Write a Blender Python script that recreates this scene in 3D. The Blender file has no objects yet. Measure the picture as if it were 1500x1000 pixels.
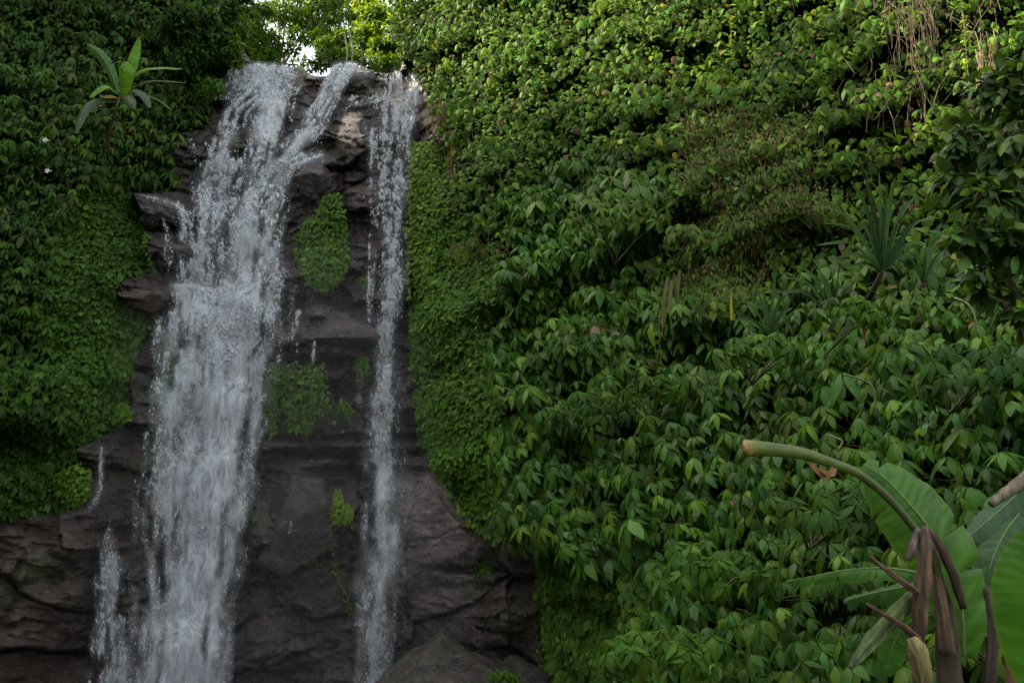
import bpy, math, random
import numpy as np
from mathutils import Vector, Matrix

R = math.radians
random.seed(7)
rng = np.random.default_rng(11)
scene = bpy.context.scene
COL = scene.collection

# ------------------------------------------------------------------ camera, sky, sun, exposure
PITCH, CAMZ, F = R(15), 1.6, 1458.0
cam = bpy.data.cameras.new("camera")
cam.lens = 35; cam.sensor_width = 36; cam.clip_end = 1500; cam.clip_start = 0.05
cam.dof.use_dof = True; cam.dof.focus_distance = 27; cam.dof.aperture_fstop = 4.0
camo = bpy.data.objects.new("camera", cam); COL.objects.link(camo)
camo.location = (0, 0, CAMZ); camo.rotation_euler = (math.pi / 2 + PITCH, 0, 0)
scene.camera = camo

SUN_DIR = Vector((-0.80, 0.10, 0.62)).normalized()
world = bpy.data.worlds.new("World"); scene.world = world; world.use_nodes = True
wn = world.node_tree.nodes; wl = world.node_tree.links
sky = wn.new("ShaderNodeTexSky"); sky.sky_type = 'NISHITA'; sky.sun_disc = False
sky.sun_elevation = math.asin(SUN_DIR.z); sky.sun_rotation = math.atan2(SUN_DIR.x, SUN_DIR.y)
sky.air_density = 1.0; sky.dust_density = 4.0; sky.ozone_density = 0.6
bg = wn["Background"]; bg.inputs[1].default_value = 0.15
cloud = wn.new("ShaderNodeMixRGB"); cloud.inputs[0].default_value = .6; cloud.inputs[2].default_value = (3.3, 3.15, 2.7, 1)   # thin bright cloud over the blue
wl.new(sky.outputs[0], cloud.inputs[1]); wl.new(cloud.outputs[0], bg.inputs[0])
sl = bpy.data.lights.new("sun", 'SUN'); sl.energy = 4.3; sl.angle = R(0.6); sl.color = (1.0, 0.88, 0.60)
so = bpy.data.objects.new("sun", sl); COL.objects.link(so)
so.rotation_euler = SUN_DIR.to_track_quat('Z', 'Y').to_euler(); so.location = (-40, 0, 60)
vs = scene.view_settings
vs.view_transform = 'Standard'; vs.look = 'None'; vs.gamma = 1; vs.use_curve_mapping = False
vs.exposure = 2.0
scene.cycles.transparent_max_bounces = 24
scene.cycles.max_bounces = 6; scene.cycles.diffuse_bounces = 3; scene.cycles.glossy_bounces = 2
scene.cycles.transmission_bounces = 3; scene.cycles.volume_bounces = 0
scene.cycles.use_denoising = True

# ------------------------------------------------------------------ maths helpers
CP, SP = math.cos(PITCH), math.sin(PITCH)
def at(px, py, D):
    """a point D metres north of the camera, along one line of sight"""
    px = np.asarray(px, float); py = np.asarray(py, float); D = np.asarray(D, float)
    dx = (px - 750) / F; dy = (500 - py) / F
    y = CP - dy * SP; z = SP + dy * CP
    return np.stack(np.broadcast_arrays(dx / y * D, D, z / y * D + CAMZ), -1)
def pt(px, py, D): return Vector(at(px, py, D).tolist())
def mpp(D): return D / F * 1.02          # metres covered by one photo pixel there

def _h(ix, iy, iz, s):
    n = (ix.astype(np.int64) * 374761393 + iy.astype(np.int64) * 668265263 + iz.astype(np.int64) * 2147483647 + s * 144269504) & 0xFFFFFFFF
    n = ((n ^ (n >> 13)) * 1274126177) & 0xFFFFFFFF
    n = ((n ^ (n >> 16)) * 2246822519) & 0xFFFFFFFF
    return ((n ^ (n >> 15)) & 0xFFFFFF) / float(0xFFFFFF)
def vn(x, y, z=0.0, s=0):
    x, y, z = np.broadcast_arrays(np.asarray(x, float), np.asarray(y, float), np.asarray(z, float))
    ix, iy, iz = np.floor(x), np.floor(y), np.floor(z)
    fx, fy, fz = x - ix, y - iy, z - iz
    fx = fx*fx*fx*(fx*(fx*6-15)+10); fy = fy*fy*fy*(fy*(fy*6-15)+10); fz = fz*fz*fz*(fz*(fz*6-15)+10)
    r = 0
    for a in (0, 1):
        wa = fx if a else 1 - fx
        for b in (0, 1):
            wb = fy if b else 1 - fy
            for c in (0, 1):
                wc = fz if c else 1 - fz
                r = r + wa * wb * wc * _h(ix + a, iy + b, iz + c, s)
    return r
def fbm(x, y, z=0.0, o=4, s=0):
    r = 0; a = .5; t = 0
    for k in range(o):
        r = r + a * vn(np.asarray(x) * 2**k, np.asarray(y) * 2**k, np.asarray(z) * 2**k, s + k * 17); t += a; a *= .5
    return r / t
def worley(x, y, s=0):
    ix, iy = np.floor(x), np.floor(y)
    f1 = np.full(x.shape, 9.0); f2 = f1.copy(); cid = np.zeros(x.shape); pl = np.zeros(x.shape)
    for a in (-1, 0, 1):
        for b in (-1, 0, 1):
            cx, cy = ix + a, iy + b; z = np.zeros_like(cx)
            jx = cx + .15 + .7 * _h(cx, cy, z, s); jy = cy + .15 + .7 * _h(cx, cy, z + 1, s)
            d = np.hypot(x - jx, y - jy); hid = _h(cx, cy, z + 2, s)
            near = d < f1
            f2 = np.where(near, f1, np.minimum(f2, d)); cid = np.where(near, hid, cid); pl = np.where(near, (x - jx) * (_h(cx, cy, z + 3, s) - .5) + (y - jy) * (_h(cx, cy, z + 4, s) - .35), pl); f1 = np.where(near, d, f1)
    return f1, f2, cid, pl
def sstep(a, b, x):
    t = np.clip((x - a) / (b - a), 0, 1); return t * t * (3 - 2 * t)
def inpoly(px, py, poly):
    px = np.asarray(px, float); py = np.asarray(py, float)
    r = np.zeros(px.shape, bool); n = len(poly)
    for i in range(n):
        x1, y1 = poly[i]; x2, y2 = poly[(i + 1) % n]
        if y1 == y2: continue
        c = ((y1 > py) != (y2 > py)) & (px < (x2 - x1) * (py - y1) / (y2 - y1) + x1)
        r ^= c
    return r
def norm(v): return v / np.maximum(np.linalg.norm(v, axis=-1, keepdims=True), 1e-9)

# ------------------------------------------------------------------ mesh helpers
class Acc:
    """collects vertices, faces and a natural colour per vertex for ONE mesh"""
    def __init__(s): s.v = []; s.f = []; s.c = []; s.n = 0
    def add(s, V, faces, C=None):
        V = np.asarray(V, float).reshape(-1, 3)
        s.v.append(V)
        for fa in faces: s.f.append(np.asarray(fa, np.int64) + s.n)
        if C is None: C = (.1, .1, .1)
        C = np.asarray(C, float)
        if C.ndim == 1: C = np.tile(C, (len(V), 1))
        s.c.append(C); s.n += len(V)
    def build(s, name, mat, parent=None, smooth=False):
        me = bpy.data.meshes.new(name)
        V = np.concatenate(s.v); C = np.concatenate(s.c)
        fl = [f for f in s.f if len(f)]
        me.vertices.add(len(V)); me.vertices.foreach_set("co", V.astype(np.float32).ravel())
        loops = np.concatenate([f.ravel() for f in fl]); tot = np.concatenate([np.full(len(f), f.shape[1]) for f in fl])
        me.loops.add(len(loops)); me.loops.foreach_set("vertex_index", loops.astype(np.int32))
        me.polygons.add(len(tot)); st = np.concatenate([[0], np.cumsum(tot)[:-1]])
        me.polygons.foreach_set("loop_start", st.astype(np.int32))
        me.polygons.foreach_set("loop_total", tot.astype(np.int32))
        if smooth: me.polygons.foreach_set("use_smooth", np.ones(len(tot), bool))
        at_ = me.color_attributes.new("tone", 'FLOAT_COLOR', 'POINT')
        at_.data.foreach_set("color", np.concatenate([C, np.ones((len(C), 1))], 1).astype(np.float32).ravel())
        me.update(calc_edges=True); me.validate()
        me.materials.append(mat)
        o = bpy.data.objects.new(name, me); COL.objects.link(o)
        if parent is not None: o.parent = parent
        return o
def tag(o, label=None, cat=None, group=None, kind=None):
    if label: o["label"] = label
    if cat: o["category"] = cat
    if group: o["group"] = group
    if kind: o["kind"] = kind
    return o
def empty(name, loc=(0, 0, 0)):
    o = bpy.data.objects.new(name, None); COL.objects.link(o); o.location = loc; o.empty_display_size = .3
    return o
def rehome(root, p):
    """put the Empty at the foot of its thing, its parts staying where they are"""
    p = Vector(p); root.location = p
    for ch in root.children: ch.matrix_parent_inverse = Matrix.Translation(-p)
    return root

SH_OVAL = [(.0, 0), (.25, .40), (.60, .42), (1, 0)]
SH_HEART = [(.0, 0), (.08, .42), (.45, .46), (1, 0)]
SH_LANCE = [(.0, 0), (.35, .40), (.70, .30), (1, 0)]
def leaves(acc, P, T, N, L, W, C, droop=.25, fold=.25, shape=SH_OVAL, simple=False):
    n = len(P)
    if n == 0: return
    T = norm(T); B = norm(np.cross(N, T)); N = np.cross(T, B)
    L = np.broadcast_to(L, (n,)); W = np.broadcast_to(W, (n,)); droop = np.broadcast_to(droop, (n,)); fold = np.broadcast_to(fold, (n,))
    if simple: tpl = [(0, 0), (.45, -.5), (.45, .5), (1, 0)]
    else:
        a, b = shape[1], shape[2]
        tpl = [(0, 0), (a[0], -a[1]), (a[0] + .04, 0), (a[0], a[1]), (b[0], -b[1]), (b[0] + .04, 0), (b[0], b[1]), (1, 0)]
    V = np.empty((n, len(tpl), 3))
    for k, (u, v) in enumerate(tpl):
        V[:, k] = P + T * (u * L * (1 - .25 * droop * u))[:, None] + B * (v * W)[:, None] - N * (droop * u * u * L + fold * abs(v) * W)[:, None]
    m = len(tpl); base = (np.arange(n) * m)[:, None]
    if simple: faces = [np.concatenate([base + [0, 1, 3], base + [0, 3, 2]])]
    else:
        faces = [np.concatenate([base + [0, 1, 2], base + [0, 2, 3], base + [4, 7, 5], base + [5, 7, 6]]),
                 np.concatenate([base + [1, 4, 5, 2], base + [2, 5, 6, 3]])]
    acc.add(V.reshape(-1, 3), faces, np.repeat(C, m, axis=0))
def whorls(acc, C0, axis, L, col, k=(5, 8), droop=.5, wr=.42, r=None):
    """rosettes of drooping leaflets round the end of a shoot"""
    n = len(C0); axis = norm(axis)
    ref = np.tile([1.0, 0, 0], (n, 1)); U = norm(np.cross(axis, ref)); Vv = np.cross(axis, U)
    kk = rng.integers(k[0], k[1], n); ph = rng.random(n) * 6.28
    for j in range(k[1] - 1):
        m = j < kk
        if not m.any(): continue
        a = ph[m] + j * 6.283 / kk[m] + rng.normal(0, .16, m.sum())
        rad = U[m] * np.cos(a)[:, None] + Vv[m] * np.sin(a)[:, None]
        T = norm(rad * .84 - axis[m] * rng.uniform(.12, .6, (m.sum(), 1)))
        N = axis[m] + rad * .35
        l = L[m] * rng.uniform(.78, 1.12, m.sum())
        c = col[m] * rng.uniform(.88, 1.14, (m.sum(), 1))
        leaves(acc, C0[m] + rad * (l * .06)[:, None], T, N, l, l * wr * rng.uniform(.85, 1.15, m.sum()), c,
               droop=rng.uniform(.6, 1.4, m.sum()) * droop, fold=rng.uniform(.1, .4, m.sum()), shape=SH_LANCE if wr < .53 else SH_OVAL)
def tube(acc, pts, radii, sides=7, col=(.1, .07, .05), jitter=0.0, caps=True):
    pts = [Vector(p) for p in pts]; n = len(pts); V = []
    if not hasattr(radii, '__len__'): radii = [radii] * n
    up = Vector((.13, .9, .42)).normalized()
    for i, p in enumerate(pts):
        t = (pts[min(i + 1, n - 1)] - pts[max(i - 1, 0)]).normalized()
        s = t.cross(up)
        if s.length < .05: s = t.cross(Vector((1, 0, 0)))
        s.normalize(); w = s.cross(t)
        for k in range(sides):
            a = 6.2832 * k / sides; rr = radii[i] * (1 + jitter * random.uniform(-1, 1))
            V.append(tuple(p + s * math.cos(a) * rr + w * math.sin(a) * rr))
    q = [(i * sides + k, i * sides + (k + 1) % sides, (i + 1) * sides + (k + 1) % sides, (i + 1) * sides + k) for i in range(n - 1) for k in range(sides)]
    F_ = [q]
    if caps: F_ += [[tuple(range(sides))[::-1]], [tuple(range((n - 1) * sides, n * sides))]]
    acc.add(V, F_, col)
def smooth_path(pts, n=14):
    """Catmull-Rom through control points"""
    P = [Vector(p) for p in pts]; P = [P[0] * 2 - P[1]] + P + [P[-1] * 2 - P[-2]]
    out = []; seg = len(P) - 3
    for i in range(n + 1):
        t = i / n * seg; k = min(int(t), seg - 1); t -= k
        a, b, c, d = P[k:k + 4]
        out.append(.5 * ((2 * b) + (c - a) * t + (2 * a - 5 * b + 4 * c - d) * t * t + (3 * b - a - 3 * c + d) * t ** 3))
    return out

# ------------------------------------------------------------------ materials
def newmat(name):
    m = bpy.data.materials.new(name); m.use_nodes = True
    return m, m.node_tree.nodes, m.node_tree.links, m.node_tree.nodes["Principled BSDF"], m.node_tree.nodes["Material Output"]
def leaf_mat(name, rough=.45, trans=.3, spec=.5, bump=0.0):
    m, n, l, p, out = newmat(name)
    a = n.new("ShaderNodeAttribute"); a.attribute_name = "tone"
    nz = n.new("ShaderNodeTexNoise"); nz.inputs["Scale"].default_value = 14; nz.inputs["Detail"].default_value = 3
    tc = n.new("ShaderNodeTexCoord"); l.new(tc.outputs["Object"], nz.inputs["Vector"])
    mr = n.new("ShaderNodeMapRange"); mr.inputs[3].default_value = .72; mr.inputs[4].default_value = 1.28
    l.new(nz.outputs[0], mr.inputs[0])
    mul = n.new("ShaderNodeVectorMath"); mul.operation = 'SCALE'
    l.new(a.outputs["Color"], mul.inputs[0]); l.new(mr.outputs[0], mul.inputs["Scale"])
    l.new(mul.outputs[0], p.inputs["Base Color"])
    p.inputs["Roughness"].default_value = rough
    p.inputs["Specular IOR Level"].default_value = spec
    t = n.new("ShaderNodeBsdfTranslucent")
    tcol = n.new("ShaderNodeVectorMath"); tcol.operation = 'MULTIPLY'; tcol.inputs[1].default_value = (1.7, 1.5, .7)
    l.new(mul.outputs[0], tcol.inputs[0]); l.new(tcol.outputs[0], t.inputs[0])
    mx = n.new("ShaderNodeMixShader"); mx.inputs[0].default_value = trans
    l.new(p.outputs[0], mx.inputs[1]); l.new(t.outputs[0], mx.inputs[2]); l.new(mx.outputs[0], out.inputs[0])
    return m
M_LEAF = leaf_mat("leaf_green", .55, .30, .13)
M_GLOSS = leaf_mat("leaf_glossy", .40, .26, .24)
M_BIGLEAF = leaf_mat("banana_leaf", .45, .35, .3)
def bark_mat(name, rough=.8):
    m, n, l, p, out = newmat(name)
    a = n.new("ShaderNodeAttribute"); a.attribute_name = "tone"
    tc = n.new("ShaderNodeTexCoord"); mp = n.new("ShaderNodeMapping"); mp.inputs["Scale"].default_value = (1, 1, .18)
    l.new(tc.outputs["Object"], mp.inputs[0])
    nz = n.new("ShaderNodeTexNoise"); nz.inputs["Scale"].default_value = 26; nz.inputs["Detail"].default_value = 5
    l.new(mp.outputs[0], nz.inputs["Vector"])
    mr = n.new("ShaderNodeMapRange"); mr.inputs[1].default_value = .3; mr.inputs[2].default_value = .7
    mr.inputs[3].default_value = .45; mr.inputs[4].default_value = 1.5; l.new(nz.outputs[0], mr.inputs[0])
    mul = n.new("ShaderNodeVectorMath"); mul.operation = 'SCALE'
    l.new(a.outputs["Color"], mul.inputs[0]); l.new(mr.outputs[0], mul.inputs["Scale"]); l.new(mul.outputs[0], p.inputs["Base Color"])
    b = n.new("ShaderNodeBump"); b.inputs["Strength"].default_value = .5; b.inputs["Distance"].default_value = .02
    l.new(nz.outputs[0], b.inputs["Height"]); l.new(b.outputs[0], p.inputs["Normal"])
    p.inputs["Roughness"].default_value = rough
    return m
M_BARK = bark_mat("bark")
M_STALK = bark_mat("stalk", .5)
for nd in M_STALK.node_tree.nodes:
    if nd.type == 'MAPPING': nd.inputs["Scale"].default_value = (.6, .6, .6)
    if nd.type == 'MAP_RANGE': nd.inputs[3].default_value = .75; nd.inputs[4].default_value = 1.25
    if nd.type == 'BUMP': nd.inputs["Strength"].default_value = .15
def rock_mat():
    m, n, l, p, out = newmat("wet_rock")
    a = n.new("ShaderNodeAttribute"); a.attribute_name = "tone"
    tc = n.new("ShaderNodeTexCoord")
    mp = n.new("ShaderNodeMapping"); mp.inputs["Scale"].default_value = (1, 1, 1.35); l.new(tc.outputs["Object"], mp.inputs[0])
    n1 = n.new("ShaderNodeTexNoise"); n1.inputs["Scale"].default_value = .9; n1.inputs["Detail"].default_value = 9; n1.inputs["Roughness"].default_value = .68
    n2 = n.new("ShaderNodeTexNoise"); n2.inputs["Scale"].default_value = 5.5; n2.inputs["Detail"].default_value = 10; n2.inputs["Roughness"].default_value = .7
    n2.inputs["Distortion"].default_value = .6
    l.new(mp.outputs[0], n1.inputs["Vector"]); l.new(mp.outputs[0], n2.inputs["Vector"])
    mr = n.new("ShaderNodeMapRange"); mr.inputs[1].default_value = .33; mr.inputs[2].default_value = .68; mr.inputs[3].default_value = .45; mr.inputs[4].default_value = 1.75
    l.new(n1.outputs[0], mr.inputs[0])
    mr2 = n.new("ShaderNodeMapRange"); mr2.inputs[1].default_value = .35; mr2.inputs[2].default_value = .65; mr2.inputs[3].default_value = .65; mr2.inputs[4].default_value = 1.35
    l.new(n2.outputs[0], mr2.inputs[0])
    mm = n.new("ShaderNodeMath"); mm.operation = 'MULTIPLY'; l.new(mr.outputs[0], mm.inputs[0]); l.new(mr2.outputs[0], mm.inputs[1])
    mul = n.new("ShaderNodeVectorMath"); mul.operation = 'SCALE'
    l.new(a.outputs["Color"], mul.inputs[0]); l.new(mm.outputs[0], mul.inputs["Scale"])
    l.new(mul.outputs[0], p.inputs["Base Color"])
    r = n.new("ShaderNodeMapRange"); r.inputs[1].default_value = .35; r.inputs[2].default_value = .65; r.inputs[3].default_value = .12; r.inputs[4].default_value = .50
    l.new(n2.outputs[0], r.inputs[0]); l.new(r.outputs[0], p.inputs["Roughness"])
    sx = n.new("ShaderNodeSeparateColor"); l.new(a.outputs["Color"], sx.inputs[0])        # dark soil between the leaves does not shine
    sr = n.new("ShaderNodeMapRange"); sr.inputs[1].default_value = .016; sr.inputs[2].default_value = .026; sr.inputs[4].default_value = .75
    l.new(sx.outputs[0], sr.inputs[0]); l.new(sr.outputs[0], p.inputs["Specular IOR Level"])
    b = n.new("ShaderNodeBump"); b.inputs["Strength"].default_value = .9; b.inputs["Distance"].default_value = .12
    l.new(n2.outputs[0], b.inputs["Height"])
    b2 = n.new("ShaderNodeBump"); b2.inputs["Strength"].default_value = .8; b2.inputs["Distance"].default_value = .3
    l.new(n1.outputs[0], b2.inputs["Height"]); l.new(b2.outputs[0], b.inputs["Normal"]); l.new(b.outputs[0], p.inputs["Normal"])
    return m
M_ROCK = rock_mat()
def drop_mat():
    m, n, l, p, out = newmat("white_water_drops")
    p.inputs["Base Color"].default_value = (.84, .88, .93, 1); p.inputs["Roughness"].default_value = .35
    t = n.new("ShaderNodeBsdfTranslucent"); t.inputs[0].default_value = (.84, .88, .93, 1)
    mx = n.new("ShaderNodeMixShader"); mx.inputs[0].default_value = .4
    l.new(p.outputs[0], mx.inputs[1]); l.new(t.outputs[0], mx.inputs[2]); l.new(mx.outputs[0], out.inputs[0])
    return m
M_DROP = drop_mat()
def veil_mat():
    """thin aerated water: density is held by the mesh (how much water runs there), broken into streaks by noise"""
    m, n, l, p, out = newmat("falling_water")
    a = n.new("ShaderNodeAttribute"); a.attribute_name = "tone"
    sp = n.new("ShaderNodeSeparateColor"); l.new(a.outputs["Color"], sp.inputs[0])
    tc = n.new("ShaderNodeTexCoord")
    mp = n.new("ShaderNodeMapping"); mp.inputs["Scale"].default_value = (4.0, 4.0, .8); l.new(tc.outputs["Object"], mp.inputs[0])
    n1 = n.new("ShaderNodeTexNoise"); n1.inputs["Scale"].default_value = 1; n1.inputs["Detail"].default_value = 7; n1.inputs["Roughness"].default_value = .72; n1.inputs["Distortion"].default_value = .5
    l.new(mp.outputs[0], n1.inputs["Vector"])
    mr = n.new("ShaderNodeMapRange"); mr.inputs[1].default_value = .36; mr.inputs[2].default_value = .66; mr.inputs[3].default_value = .12; mr.inputs[4].default_value = 1.15
    l.new(n1.outputs[0], mr.inputs[0])
    mm = n.new("ShaderNodeMath"); mm.operation = 'MULTIPLY'; mm.use_clamp = True
    l.new(mr.outputs[0], mm.inputs[0]); l.new(sp.outputs[0], mm.inputs[1])
    d = n.new("ShaderNodeBsdfDiffuse"); d.inputs[0].default_value = (.82, .86, .91, 1)
    t = n.new("ShaderNodeBsdfTranslucent"); t.inputs[0].default_value = (.82, .86, .91, 1)
    mx = n.new("ShaderNodeMixShader"); mx.inputs[0].default_value = .4
    l.new(d.outputs[0], mx.inputs[1]); l.new(t.outputs[0], mx.inputs[2])
    tr = n.new("ShaderNodeBsdfTransparent")
    m2 = n.new("ShaderNodeMixShader"); l.new(mm.outputs[0], m2.inputs[0]); l.new(tr.outputs[0], m2.inputs[1]); l.new(mx.outputs[0], m2.inputs[2])
    l.new(m2.outputs[0], out.inputs[0])
    return m
M_VEIL = veil_mat()

# ------------------------------------------------------------------ the shape of the gorge
GX = np.array([-900, -400, 0, 130, 210, 280, 400, 500, 600, 630, 700, 850, 1000, 1200, 1400, 1600, 1900, 2300], float)
GY = np.array([-500, 0, 100, 230, 420, 600, 750, 880, 1000, 1300], float)
GD = np.array([
 [24, 31, 36, 37, 40, 43, 44, 44, 43, 42, 40, 36, 32, 28, 24, 20, 16, 13],
 [20, 27, 33, 35, 37, 40, 41, 41, 40.5, 39, 36, 33, 29, 25, 21, 18, 14, 11],
 [20, 27, 32, 34, 36.5, 38.5, 39.5, 39.3, 38.8, 37.5, 35, 31.5, 28, 24.5, 20.5, 17, 13, 10],
 [19, 26.5, 31, 33, 35.5, 37, 37.5, 37.5, 37.4, 35.4, 33.5, 30, 27, 23.5, 19.5, 16, 12, 9],
 [19, 26, 30, 32, 34.5, 36, 36.3, 36.6, 36.4, 34.4, 32.5, 28.5, 25, 21.5, 18, 15, 11, 8],
 [19, 26, 29.5, 31.5, 34.5, 35.6, 35.8, 36.0, 36.0, 34.7, 31.5, 27, 22.5, 18.5, 15.5, 13, 9, 6.5],
 [19, 26, 30.5, 32.5, 34.6, 35.4, 35.5, 35.6, 35.6, 35.2, 33, 25.5, 20, 16.5, 13.5, 11, 8, 5.5],
 [19, 26, 31, 33, 34.4, 35.2, 35.2, 35.3, 35.3, 35.0, 34.0, 28, 19, 15, 12, 10, 7, 5],
 [19, 26, 31, 33, 34.2, 35, 35, 35, 35, 34.6, 33, 29, 16.5, 13.5, 11, 9, 6.5, 4.8],
 [18, 24, 29, 31, 32, 33, 33, 33, 33, 32, 31, 26, 14, 11, 9, 7.5, 5.5, 4.2]], float)
_ST = 12.0
_mx = np.arange(-900, 2301, _ST); _my = np.arange(-500, 1301, _ST)
_t = np.stack([np.interp(_mx, GX, r) for r in GD]); _map = np.stack([np.interp(_my, GY, _t[:, i]) for i in range(len(_mx))], 1)
for _ in range(3):
    _map = np.pad(_map, 1, mode='edge'); _map = (_map[:-2, 1:-1] + _map[2:, 1:-1] + _map[1:-1, :-2] + _map[1:-1, 2:] + 2 * _map[1:-1, 1:-1]) / 6
def D0(px, py):
    fx = np.clip((np.asarray(px, float) + 900) / _ST, 0, len(_mx) - 1.001); fy = np.clip((np.asarray(py, float) + 500) / _ST, 0, len(_my) - 1.001)
    ix, iy = fx.astype(int), fy.astype(int); fx -= ix; fy -= iy
    return (_map[iy, ix] * (1 - fx) * (1 - fy) + _map[iy, ix + 1] * fx * (1 - fy) + _map[iy + 1, ix] * (1 - fx) * fy + _map[iy + 1, ix + 1] * fx * fy)

LEFT_VEG = [(-900, -500), (320, -500), (352, 40), (350, 95), (335, 112), (318, 150), (300, 190), (262, 195), (250, 240), (255, 280), (195, 284), (212, 320), (216, 370), (226, 398), (180, 412), (170, 432), (222, 452), (226, 480), (200, 520), (190, 560), (195, 590), (180, 620), (150, 640), (108, 658), (128, 688), (128, 730), (100, 750), (30, 758), (-900, 770)]
RIGHT_VEG = [(565, -500), (572, 60), (598, 100), (622, 132), (640, 160), (645, 205), (612, 215), (606, 280), (602, 400), (605, 520), (612, 620), (640, 690), (680, 750), (722, 792), (780, 785), (790, 830), (785, 900), (800, 1000), (800, 1300), (2300, 1300), (2300, -500)]
def veg(px, py): return inpoly(px, py, LEFT_VEG) | inpoly(px, py, RIGHT_VEG)
# rock lumps (+ towards the viewer) : x, y, rx, ry, metres
LUMPS = [(462, 258, 40, 26, .9), (448, 165, 26, 34, .6), (535, 230, 30, 75, .7), (505, 185, 14, 30, .5), (600, 165, 26, 18, .5), (240, 312, 34, 20, .7), (245, 365, 30, 22, .5), (205, 438, 40, 10, .6), (490, 488, 60, 34, .8), (460, 455, 26, 10, .5),
         (435, 765, 75, 55, .9), (640, 775, 75, 85, 1.2), (480, 870, 80, 60, .5), (60, 850, 80, 60, .9), (110, 805, 36, 26, .7), (100, 880, 34, 30, .6), (40, 940, 50, 50, .8), (250, 960, 50, 40, .4), (420, 940, 60, 26, .5), (700, 880, 30, 50, .6), (735, 900, 18, 90, .7), (365, 290, 16, 60, .4), (330, 250, 14, 50, .3),
         (470, 590, 60, 60, -.7), (560, 690, 120, 6, -.7), (500, 664, 130, 5, -.8), (470, 642, 100, 5, -.6), (600, 640, 40, 4, -.5), (500, 530, 70, 6, -.6), (760, 960, 36, 40, -1.2), (690, 835, 40, 5, -.6), (140, 700, 40, 30, -.5), (420, 815, 70, 7, -.5), (400, 655, 40, 14, .5), (560, 652, 70, 8, .4), (300, 270, 60, 60, -.3),
         (440, 445, 6, 30, -.5), (500, 325, 6, 90, -.7), (232, 335, 30, 4, -.5), (238, 395, 30, 6, -.4), (150, 900, 20, 80, -.8), (160, 780, 40, 10, -.4), (590, 880, 14, 60, .3)]
def disp(px, py):
    P = at(px, py, D0(px, py)); x, y, z = P[..., 0], P[..., 1], P[..., 2]
    v = veg(px, py)
    # rock: strata, blocks with cracks, lumps, fine relief
    wx = (fbm(x * .35, z * .35, 0, 3, 5) - .5) * 2.4; wz = (fbm(x * .3, z * .5, 3, 3, 9) - .5) * 1.6
    s = (z + wz) / 1.35; fr = s - np.floor(s)
    strata = .20 * (1 - fr) ** 1.5 * (.3 + 1.0 * vn(x * .25, np.floor(s) * 3.7, 0, 31))
    f1, f2, cid, pl1 = worley((x + wx) / 3.0, (z + wz) / 1.9, 3)
    crk = sstep(.45, .62, vn(x * .5, z * .7, 0, 63)); h1, h2, cid3, pl3 = worley((x + wx * .3) / .33, (z + wz * .4) / .22, 12); block = -.7 * cid + 1.7 * pl1 + .45 * crk * np.exp(-((f2 - f1) / .04) ** 2)
    g1, g2, cid2, pl2 = worley((x + wx * .5) / .75, (z + wz * .7) / .42, 8)
    block2 = -.2 * cid2 + .55 * pl2 - .06 * cid3 + .22 * pl3
    rel = -(fbm(x * .6 + wz, z * .8, 1, 5, 2) - .5) * 1.5 - (fbm(x * 2.2, z * 4 + wx, 2, 4, 6) - .5) * .28
    lump = 0
    for lx, ly, rx, ry, a in LUMPS:
        q = ((px - lx) / rx) ** 2 + ((py - ly) / ry) ** 2
        lump = lump + a * np.exp(-np.minimum(q, 40) ** 1.6 * .7)
    smooth = sstep(110, 60, np.hypot((px - 640) * 1.0, (py - 765) * .8))
    rock = (strata + block * .85 + block2 * .7) * (1 - .75 * smooth) + rel * (1 - .4 * smooth) - lump
    # planted slopes: rounded tiers
    big = -(fbm(x * .16, z * .2, y * .12, 3, 41) - .5) * 3.4
    near0 = ((px > 560) & (px < 740)) | ((px > -300) & (px < 320) & (py > 285)); sc = z / .55 + vn(x * .9, z * .6, 0, 59) * 2.4 + vn(x * 2.2, 0, 0, 60) * .9; sf = sc - np.floor(sc)
    zt = z * .62 + fbm(x * .3, z * .2, y * .2, 2, 49) * 2.2; tf = zt - np.floor(zt); tier = -(vn(x * .45, z * .95, y * .3, 43) - .5) * 2.0 - (vn(x * 1.2, z * 1.5, y * .8, 47) - .5) * 1.1 * np.where(near0, .35, 1) - np.where(near0, (1 - sf) * .30, 0) - (sstep(0, .25, tf) * (1 - tf) - .35) * 1.35 * sstep(740, 860, px)
    k = np.clip(D0(px, py) / 30, .35, 1)
    green = (big + tier) * k
    near = ((px > 560) & (px < 700) & (py > 100) & (py < 800)) | ((px > 60) & (px < 320) & (py < 780) & (py > 100))
    green = np.where(near, green * .6, green)
    return np.where(v, green, rock)
def D1(px, py): return D0(px, py) + disp(px, py)

def lip_y(px): return np.interp(px, [-900, 326, 348, 372, 400, 440, 475, 500, 530, 560, 585, 598, 640, 2300], [-80, -60, 60, 97, 99, 108, 112, 100, 98, 108, 104, 60, -90, -90])

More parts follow.
